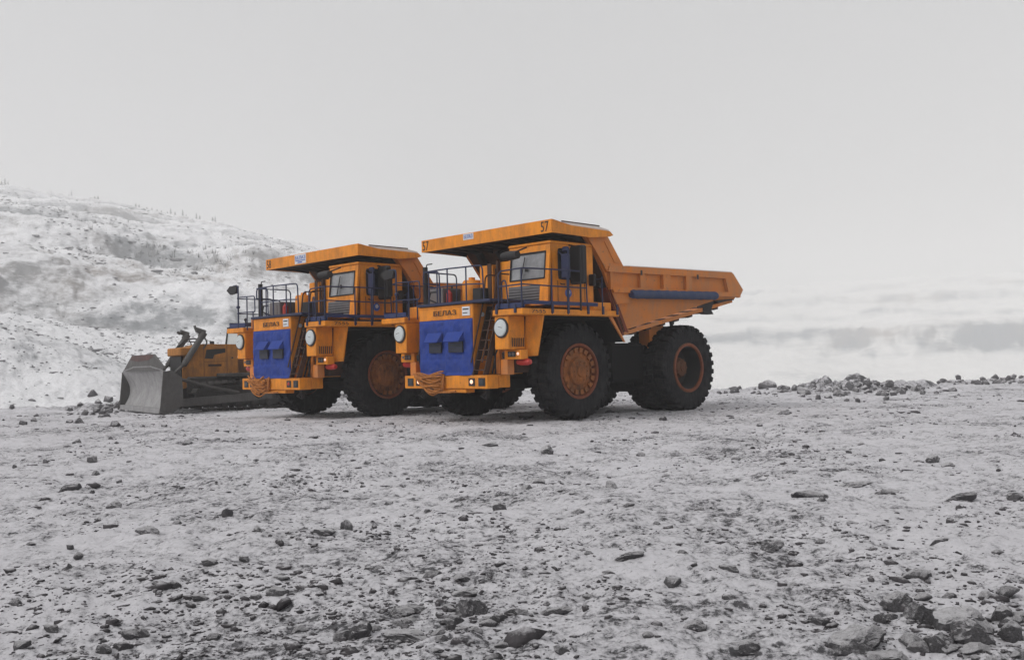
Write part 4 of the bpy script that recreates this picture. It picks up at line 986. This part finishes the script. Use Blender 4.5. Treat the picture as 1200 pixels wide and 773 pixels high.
named = [
 (1128, 742, 76, 40, 'large rounded slab with a snowy top and dark hollow under it at the lower right'),
 (1143, 757, 54, 30, 'angular snow-topped rock just in front of the big rounded slab'),
 (1056, 718, 40, 20, 'dark split rock with a steep left face, left of the big rounded slab'),
 (1083, 732, 42, 24, 'tilted slabby stone wedged between the split rock and the rounded slab'),
 (1176, 730, 26, 20, 'dark stone at the right end of the big rounded slab'),
 (1190, 752, 36, 24, 'snow-covered rock right of the angular snow-topped rock'),
 (1103, 768, 40, 22, 'dark block in front of the big rounded slab at the picture bottom'),
 (1105, 752, 26, 18, 'small broken stone between the rounded slab and the dark block'),
 (1012, 766, 78, 24, 'long low rock with a shadowed front at the bottom, left of the rubble pile'),
 (1043, 778, 60, 14, 'flat snow-topped slab cut off by the bottom edge left of the dark block'),
 (1032, 731, 16, 12, 'small dark stone poking from the snow left of the split rock'),
 (883, 770, 40, 15, 'dark flat stone at the bottom edge, the first left of the long low rock'),
 (815, 738, 30, 16, 'dark stone half in snow at the bottom, right of the centre'),
 (963, 733, 32, 9, 'low dark stone left of the split rock and above the long low rock'),
 (551, 722, 40, 22, 'pointed grey rock in the small cluster at the lower centre'),
 (544, 698, 36, 11, 'low dark flat-topped stone above the pointed grey rock'),
 (529, 740, 17, 14, 'small dark lump in front of the pointed grey rock'),
 (472, 746, 62, 16, 'long pale snow-covered slab left of the pointed grey rock'),
 (468, 724, 36, 13, 'dark stone behind the long pale slab'),
 (423, 746, 38, 20, 'grey stone at the left end of the long pale slab'),
 (608, 722, 34, 11, 'wedge-shaped dark stone right of the pointed grey rock'),
 (650, 719, 44, 9, 'low snowed-over stone right of the wedge-shaped dark stone'),
 (584, 731, 24, 8, 'small flat dark stone between the pointed rock and the wedge-shaped stone'),
 (743, 650, 46, 9, 'long thin ragged clod lying on the snow right of the centre'),
 (586, 602, 21, 11, 'dark stone with a tail of earth below the trucks'),
 (640, 534, 17, 13, 'dark upright lump on the snow just in front of the nearest truck'),
 (716, 574, 19, 11, 'dark rounded lump right of the flat grey stone below the nearest truck'),
 (629, 569, 27, 9, 'flat grey oval stone below the nearest truck'),
 (572, 524, 26, 6, 'thin dark flake of rock in front of the nearest truck bumper'),
 (406, 620, 16, 14, 'dark block standing alone left of the centre'),
 (375, 627, 34, 10, 'low dark angular rock just left of the lone dark block'),
 (266, 607, 14, 12, 'grey cube-like stone left of the low dark angular rock'),
 (286, 655, 15, 10, 'small dark stone below the grey cube-like stone'),
 (169, 628, 28, 10, 'grey brick-shaped stone in the left foreground'),
 (131, 592, 19, 9, 'pointed dark stone above the grey brick-shaped stone'),
 (81, 577, 33, 10, 'dark low rock with a snowy left end near the left side'),
 (26, 497, 11, 8, 'dark round stone alone on the snow at the far left before the heap'),
 (81, 495, 9, 6, 'small dark stone right of the round one before the left heap'),
 (906, 650, 31, 13, 'dark jagged rock with a snow cap right of the centre'),
 (1080, 678, 44, 10, 'broken crumbly dark stone above the rubble at the lower right'),
 (1103, 637, 24, 8, 'small dark pointed stone above the crumbly dark stone'),
 (1005, 571, 50, 7, 'long low ridge of dark clods on the right'),
 (955, 585, 56, 9, 'long thin dark clod left of and below the ridge of clods'),
 (1136, 588, 52, 10, 'grey elongated stone on the right below the far rocks'),
 (1096, 542, 20, 9, 'grey hump of rock on the right with dark ends'),
 (1111, 546, 18, 6, 'dark flat stone touching the grey hump of rock'),
 (902, 459, 24, 11, 'dark pyramid-shaped boulder behind the rear wheel at the pit edge'),
 (943, 458, 25, 10, 'dark blocky boulder right of the pyramid-shaped boulder at the pit edge'),
 (862, 459, 13, 8, 'small boulder nearest the rear wheel at the pit edge'),
 (1058, 449, 17, 11, 'grey boulder at the right end of the snowy rubble mound on the pit edge'),
 (1042, 449, 10, 8, 'small dark boulder left of the grey boulder on the pit edge'),
 (1082, 448, 16, 6, 'flat dark boulder right of the grey boulder on the pit edge'),
 (1036, 461, 16, 6, 'low flat stone in front of the rubble mound on the pit edge'),
 (152, 750, 24, 13, 'dark stone in the lower left gravel patch'),
 (118, 766, 24, 10, 'dark flat stone at the bottom edge of the lower left gravel patch'),
 (142, 768, 26, 9, 'flat grey stone beside the dark flat stone at the lower left bottom edge'),
]
for u, v, w, h, lab in named:
    rock_px(u, v, w, h, lab, sink=.30)
G1 = 'small dark stones scattered over the snowy ground'
for (u, v, w, h) in [(77,523,13,4),(219,519,14,5),(191,499,8,4),(207,613,13,5),(243,664,26,9),(231,707,26,8),(326,679,26,6),(165,750,18,9),(80,666,9,7),(616,573,17,6),(672,582,14,4),(752,534,13,5),(506,676,26,7),(540,682,22,8),
   (745,728,14,8),(660,765,24,9),(715,675,18,5),(921,486,20,5),(864,540,14,4),(1079,543,15,4),(1149,533,22,4),(1050,577,50,6),(1194,586,22,10),(963,639,14,5),(857,670,26,7),(931,686,16,6),(1153,766,50,10),
   (870,516,8,4),(700,528,10,3),(430,545,9,4),(455,590,12,4),(500,600,10,4),(820,600,12,4),(780,560,12,4),(770,612,10,4),(1010,520,10,3),(1035,505,9,3),(960,510,10,3),(890,500,8,3),(340,560,12,4),(300,540,9,3),(150,545,10,3),(60,540,10,3),
   (35,640,14,5),(15,715,18,8),(300,620,10,4),(445,665,11,4),(560,640,12,4),(690,650,12,5),(800,650,12,4),(640,670,16,4),(1000,612,14,5),(1170,650,16,5),(930,600,12,4),(690,700,16,5),(760,745,20,7),(855,700,16,6),(590,758,22,7),(510,762,20,6),(350,740,22,7),(300,700,16,6),(250,752,20,7),(60,745,22,8),(20,765,24,8),(205,690,18,7)]:
    rock_px(u, v, w, h, 'small dark stone lying among others like it on the snowy gravel', G1, sink=.35, small=True)
# more stones of that kind between them
for k in range(10):
    a = R(rnd.uniform(-27, 27)); r = 4.5 * math.exp(rnd.random() * 1.7); x, y = r * math.sin(a), r * math.cos(a); w = rnd.uniform(.05, .12) * (1 + r / 18)
    if y > 19 and -8 < x < 7: continue
    put_rock('rock', x, y, w, w * rnd.uniform(.25, .5), None, 'small dark stone lying among others like it on the snowy gravel', G1, small=True)
# rubble cluster round the big slab
for k in range(34):
    u, v = rnd.gauss(1105, 60), rnd.uniform(700, 775)
    if u < 985 or u > 1215: continue
    w = rnd.uniform(12, 34); rock_px(u, v, w, w * rnd.uniform(.25, .45), 'small snow-dusted stone in the rubble around the big rounded slab', 'rubble around the big rounded slab', sink=.3, small=True)
for k in range(22):
    rock_px(rnd.gauss(510, 60), rnd.uniform(712, 752), *(lambda w: (w, w * .32))(rnd.uniform(12, 30)), 'small snow-dusted stone in the cluster beside the pointed grey rock', 'rubble beside the pointed grey rock', sink=.35, small=True)
# pit edge boulders
for k in range(160):
    if k < 60: u = rnd.gauss(1005, 45); v = 461 - abs(rnd.gauss(0, 3)); w = rnd.uniform(4, 12)
    elif k < 125: u = rnd.uniform(842, 1190); v = 460 - max(0, u - 1000) * .075 + rnd.uniform(-1.5, 2.5); w = rnd.uniform(3, 9)
    else: u = rnd.uniform(1105, 1199); v = 451 + rnd.uniform(-2, 2) - (u - 1105) * .04; w = rnd.uniform(4, 9)
    rock_px(u, max(v, 445), w, w * rnd.uniform(.5, .85), 'small dark boulder in the row of rubble along the pit edge', 'boulders along the pit edge', sink=.25, small=True)
for k in range(42):
    if k < 26: u = rnd.uniform(76, 142); v = rnd.uniform(463, 478)
    else: u = rnd.uniform(0, 62); v = rnd.uniform(466, 478)
    w = rnd.uniform(4, 10); rock_px(u, v, w, w * rnd.uniform(.5, .8), 'small dark rock at the foot of the snowy heap left of the bulldozer', 'rocks at the foot of the left heap', sink=.25, small=True)
for k in range(26):   # bigger pieces on the rubble bank
    u = rnd.uniform(78, 140); v = rnd.uniform(470, 478); w = rnd.uniform(6, 14)
    rock_px(u, v, w, w * .7, 'small dark rock at the foot of the snowy heap left of the bulldozer', 'rocks at the foot of the left heap', sink=.2, small=True)
rock_px(38, 470, 26, 12, 'grey leaning slab on the foot of the snowy heap at the far left', sink=.2)

# past 300 rocks the smallest-looking ones become one scatter of stones
_rk = [o for o in C.objects if o.name.split('.')[0] == 'rock' and o.type == 'MESH']
_rk.sort(key=lambda o: -(o.scale.x * max(o.scale.z, o.scale.y * .2)) / (o.location.length ** 2) - (100 if not o.get('group') else 0))
_P, _F, _n = [], [], 0
for o in _rk[298:]:
    mw = Matrix.LocRotScale(o.location, o.rotation_euler, o.scale)
    _P += [tuple(mw @ v.co) for v in o.data.vertices]; _F += [tuple(_n + i for i in f.vertices) for f in o.data.polygons]; _n = len(_P)
    bpy.data.objects.remove(o)
_me = bpy.data.meshes.new('small_stones'); _me.from_pydata(_P, [], _F); _me.update(); _me.materials.append(M['rock'])
_o = bpy.data.objects.new('small_stones', _me); C.objects.link(_o); tag(_o, 'small dark stones scattered between the bigger rocks', 'stones', kind='stuff')

# gravel: countless small stones
def gravel():
    rs = np.random.RandomState(5); n = 60000
    az = np.radians(rs.uniform(-31, 31, n)); r = 3.6 * np.exp(rs.rand(n) * math.log(42 / 3.6))
    x = r * np.sin(az); y = r * np.cos(az)
    dn = fbm(x, y, 2.2, 4, .6, 3.7) + .25 * fbm(x, y, .5, 3, .6, 1.1)
    dn = dn + .9 * np.exp(-(((x + 1.7) / 1.3) ** 2 + ((y - 6.2) / 1.9) ** 2)) + .7 * np.exp(-(((x - 2.1) / .9) ** 2 + ((y - 5.0) / 1.0) ** 2))
    keep = rs.rand(n) < np.clip(.12 + 1.1 * dn, .02, 1); x, y, r = x[keep], y[keep], r[keep]; n = len(x)
    v0, f0 = ico(1); f0 = np.array(f0); nv = len(v0)
    size = .0042 * np.exp(rs.randn(n) * .65) * (1 + r / 14)
    sx = size * rs.uniform(.8, 1.8, n); sy = size * rs.uniform(.6, 1.2, n); sz = size * rs.uniform(.25, .75, n)
    a = rs.rand(n) * 2 * PI
    V = v0[None] * (1 + .28 * rs.randn(n, nv, 1)).clip(.5, 1.5)
    X = V[:, :, 0] * sx[:, None]; Yv = V[:, :, 1] * sy[:, None]; Zv = V[:, :, 2] * sz[:, None]
    XX = X * np.cos(a)[:, None] - Yv * np.sin(a)[:, None] + x[:, None]; YY = X * np.sin(a)[:, None] + Yv * np.cos(a)[:, None] + y[:, None]
    ZZ = Zv + (height(x, y) + sz * .15)[:, None]
    P = np.stack([XX, YY, ZZ], -1).reshape(-1, 3); F = (f0[None] + (np.arange(n) * nv)[:, None, None]).reshape(-1, 3)
    me = bpy.data.meshes.new('gravel'); me.vertices.add(len(P)); me.vertices.foreach_set('co', P.ravel().astype(np.float32))
    me.loops.add(F.size); me.loops.foreach_set('vertex_index', F.ravel().astype(np.int32)); me.polygons.add(len(F)); me.polygons.foreach_set('loop_start', (np.arange(len(F)) * 3).astype(np.int32))
    me.update(calc_edges=True); me.materials.append(M['gravel'])
    o = bpy.data.objects.new('gravel', me); C.objects.link(o); tag(o, 'loose dark gravel strewn over the snow-dusted ground', 'gravel', kind='stuff')
gravel()


def soup(name, P, F, mat, label, cat):
    me = bpy.data.meshes.new(name); k = F.shape[1]; me.vertices.add(len(P)); me.vertices.foreach_set('co', P.ravel().astype(np.float32))
    me.loops.add(F.size); me.loops.foreach_set('vertex_index', F.ravel().astype(np.int32)); me.polygons.add(len(F)); me.polygons.foreach_set('loop_start', (np.arange(len(F)) * k).astype(np.int32))
    me.update(calc_edges=True); me.materials.append(M[mat]); o = bpy.data.objects.new(name, me); C.objects.link(o); tag(o, label, cat, kind='stuff')
def hill_litter():
    rs = np.random.RandomState(9)
    # broken rock lying on the heap and the slope
    n = 42000; az = np.radians(rs.uniform(-40, -3, n)); r = 44 * np.exp(rs.rand(n) ** .9 * math.log(520 / 44)); x = r * np.sin(az); y = r * np.cos(az)
    dn = fbm(x, y, 28, 4, .6, 2.7) + .5 * fbm(x, y, 6, 3, .6, 6.1)
    keep = rs.rand(n) < np.clip(.28 + 1.0 * dn, .04, 1); x, y, r = x[keep], y[keep], r[keep]; n = len(x)
    v0, f0 = ico(1); f0 = np.array(f0); nv = len(v0); size = .00072 * r ** .95 * np.exp(rs.randn(n) * .55)
    V = v0[None] * (1 + .3 * rs.randn(n, nv, 1)).clip(.5, 1.6)
    X = V[:, :, 0] * (size * rs.uniform(.9, 2.2, n))[:, None] + x[:, None]; Y = V[:, :, 1] * size[:, None] + y[:, None]
    Z = V[:, :, 2] * (size * rs.uniform(.4, .8, n))[:, None] + (height(x, y) + size * .15)[:, None]
    soup('rubble', np.stack([X, Y, Z], -1).reshape(-1, 3), (f0[None] + (np.arange(n) * nv)[:, None, None]).reshape(-1, 3), 'rubble', 'broken rock strewn over the snowy heap and hillside left of the bulldozer', 'rubble')
    # leafless scrub in drifts along the benches
    n = 9000; az = np.radians(rs.uniform(-34, -3, n)); r = rs.uniform(150, 600, n); x = r * np.sin(az); y = r * np.cos(az)
    dn = fbm(x, y, 40, 4, .6, 5.2) + .4 * fbm(x, y, 9, 3, .6, 1.8)
    keep = rs.rand(n) < np.clip(-.05 + 1.6 * dn, 0, 1); x, y = x[keep], y[keep]; n = len(x); z = height(x, y)
    T = 9; P = np.zeros((n, T, 3, 3)); h = rs.uniform(.3, 1.1, (n, T)); a = rs.rand(n, T) * 2 * PI; sp = rs.uniform(.1, .9, (n, T)); w = .06
    bx = x[:, None] + rs.randn(n, T) * .25; by = y[:, None] + rs.randn(n, T) * .25
    P[:, :, 0] = np.stack([bx - w * np.sin(a), by + w * np.cos(a), z[:, None] - .2 + 0 * bx], -1); P[:, :, 1] = np.stack([bx + w * np.sin(a), by - w * np.cos(a), z[:, None] - .2 + 0 * bx], -1)
    P[:, :, 2] = np.stack([bx + sp * np.cos(a), by + sp * np.sin(a), z[:, None] + h], -1)
    P = P.reshape(-1, 3); soup('scrub', P, np.arange(len(P)).reshape(-1, 3), 'twig', 'leafless scrub growing in drifts along the hillside benches', 'scrub')
hill_litter()

# ------------------------------------------------------------------ trees on the ridge
def conifer(seed, h, spread, bare=False):
    rd = random.Random(seed); root = bpy.data.objects.new('conifer_tree', None); C.objects.link(root)
    m = MB(); m.tube([(0, 0, -.3), (.03, 0, h * .5), (0, .02, h)], [.09, .06, .015], 6); m.build('trunk', 'bark', root)
    m = MB(); z = h * .12
    while z < h * .97:
        t = z / h; L = spread * (1 - t) ** .8 * rd.uniform(.6, 1.15) + .08
        for k in range(10 if not bare else 5):
            a = rd.uniform(0, 2 * PI); l = L * rd.uniform(.6, 1.1); dx, dy = math.cos(a), math.sin(a); px, py = -dy, dx; w = .10 + .16 * l; dz = -.25 * l
            p = [(dx * .02, dy * .02, z + .05), (dx * l * .6 + px * w, dy * l * .6 + py * w, z + dz * .5), (dx * l, dy * l, z + dz), (dx * l * .6 - px * w, dy * l * .6 - py * w, z + dz * .5), (dx * l * .6, dy * l * .6, z + dz * .5 + .10)]
            m.add(p, [(0, 1, 4), (1, 2, 4), (2, 3, 4), (3, 0, 4), (0, 3, 2, 1)])
        z += h * (.05 if not bare else .08)
    m.build('crown', 'needle', root, smooth=False); return root
protos = [conifer(1, 4.2, .9), conifer(2, 4.8, .8), conifer(3, 3.4, 1.1), conifer(4, 4.0, .6, True)]
tl = [(2, 0, 4.4), (6, 1, 4.6), (9.5, 0, 4.2), (13, 2, 3.4), (17, 2, 3.0), (84, 3, 4.5), (111, 2, 3.4), (115, 0, 3.4), (159, 0, 4.0), (163, 2, 3.2), (172, 2, 2.6), (178, 2, 2.8), (184, 0, 2.8), (189, 2, 2.4), (200, 1, 3.8), (205, 0, 3.4), (214, 1, 4.4), (218, 2, 3.0), (230, 1, 4.8), (234, 0, 3.4), (249, 0, 4.4), (252, 1, 4.2), (196, 2, 2.6), (60, 3, 2.8)]
first = {}
for i, (u, k, h) in enumerate(tl):
    d = ray(u, 240); rr = 590 + 16 * rnd.random(); q = rr / math.hypot(d.x, d.y); x, y = d.x * q, d.y * q
    o = protos[k] if k not in first else copy_tree(protos[k]); first[k] = 1
    o.location = (x, y, hz(x, y) - .1); s = h / 4.2 * 1.25; o.scale = (s * rnd.uniform(1.2, 1.6), s * 1.3, s); o.rotation_euler = (0, 0, rnd.uniform(0, 6))
    if i < 5: tag(o, 'frosted conifer in the clump at the far left end of the hill crest', 'tree', 'conifers at the left end of the crest')
    elif u in (84, 60): tag(o, 'thin bare tree standing alone on the crest right of the left clump', 'tree', 'lone thin trees on the crest')
    elif u < 120: tag(o, 'small frosted conifer of the pair on the middle of the crest', 'tree', 'pair of conifers on the crest')
    else: tag(o, 'small frosted conifer in the row along the falling crest above the bulldozer', 'tree', 'conifers along the falling crest')

# ------------------------------------------------------------------ haze
m = MB(); m.box(-2200, 2200, -2200, 2200, -90, 190)
me_h = m.build('haze', 'snow', smooth=False)
hm = bpy.data.materials.new('snow_haze'); hm.use_nodes = True; nt = hm.node_tree; nt.nodes.clear()
out = nt.nodes.new('ShaderNodeOutputMaterial'); pv = nt.nodes.new('ShaderNodeVolumePrincipled')
pv.inputs['Color'].default_value = (1.0, 1.0, 1.0, 1); pv.inputs['Density'].default_value = 0.0012; pv.inputs['Anisotropy'].default_value = 0.0
nt.links.new(pv.outputs[0], out.inputs['Volume']); me_h.data.materials.clear(); me_h.data.materials.append(hm); me_h['kind'] = 'stuff'

# ------------------------------------------------------------------ light
SUN_EL, SUN_AZ = R(42), math.atan2(-.86, -.50)
w = bpy.data.worlds.new('World'); sc.world = w; w.use_nodes = True; nt = w.node_tree
bg = nt.nodes['Background']; sky = nt.nodes.new('ShaderNodeTexSky'); sky.sky_type = 'NISHITA'; sky.sun_disc = False
sky.sun_elevation = SUN_EL; sky.sun_rotation = SUN_AZ % (2 * PI); sky.dust_density = 5; sky.air_density = 1.5
hs = nt.nodes.new('ShaderNodeHueSaturation'); hs.inputs['Saturation'].default_value = 0.06
nt.links.new(sky.outputs[0], hs.inputs['Color']); nt.links.new(hs.outputs[0], bg.inputs['Color']); bg.inputs['Strength'].default_value = 0.05
bg2 = nt.nodes.new('ShaderNodeBackground'); bg2.inputs['Color'].default_value = (0.985, 0.985, 1.0, 1); bg2.inputs['Strength'].default_value = 0.395
ad = nt.nodes.new('ShaderNodeAddShader'); nt.links.new(bg.outputs[0], ad.inputs[0]); nt.links.new(bg2.outputs[0], ad.inputs[1])
nt.links.new(ad.outputs[0], nt.nodes['World Output'].inputs['Surface'])
ld = bpy.data.lights.new('sun', 'SUN'); ld.energy = 1.5; ld.angle = R(20); ld.color = (1.0, .975, .94)
lo = bpy.data.objects.new('sun', ld); C.objects.link(lo)
sd = Vector((math.sin(SUN_AZ) * math.cos(SUN_EL), math.cos(SUN_AZ) * math.cos(SUN_EL), math.sin(SUN_EL)))
lo.rotation_euler = sd.to_track_quat('Z', 'Y').to_euler()

vs = sc.view_settings; vs.view_transform = 'Standard'; vs.look = 'None'; vs.gamma = 1; vs.exposure = 0.0; vs.use_curve_mapping = False
sc.render.engine = 'CYCLES'; cy = sc.cycles
cy.use_denoising = True; cy.max_bounces = 6; cy.diffuse_bounces = 3; cy.glossy_bounces = 2; cy.volume_bounces = 3; cy.use_adaptive_sampling = True; cy.adaptive_threshold = .02
cy.sample_clamp_indirect = 4
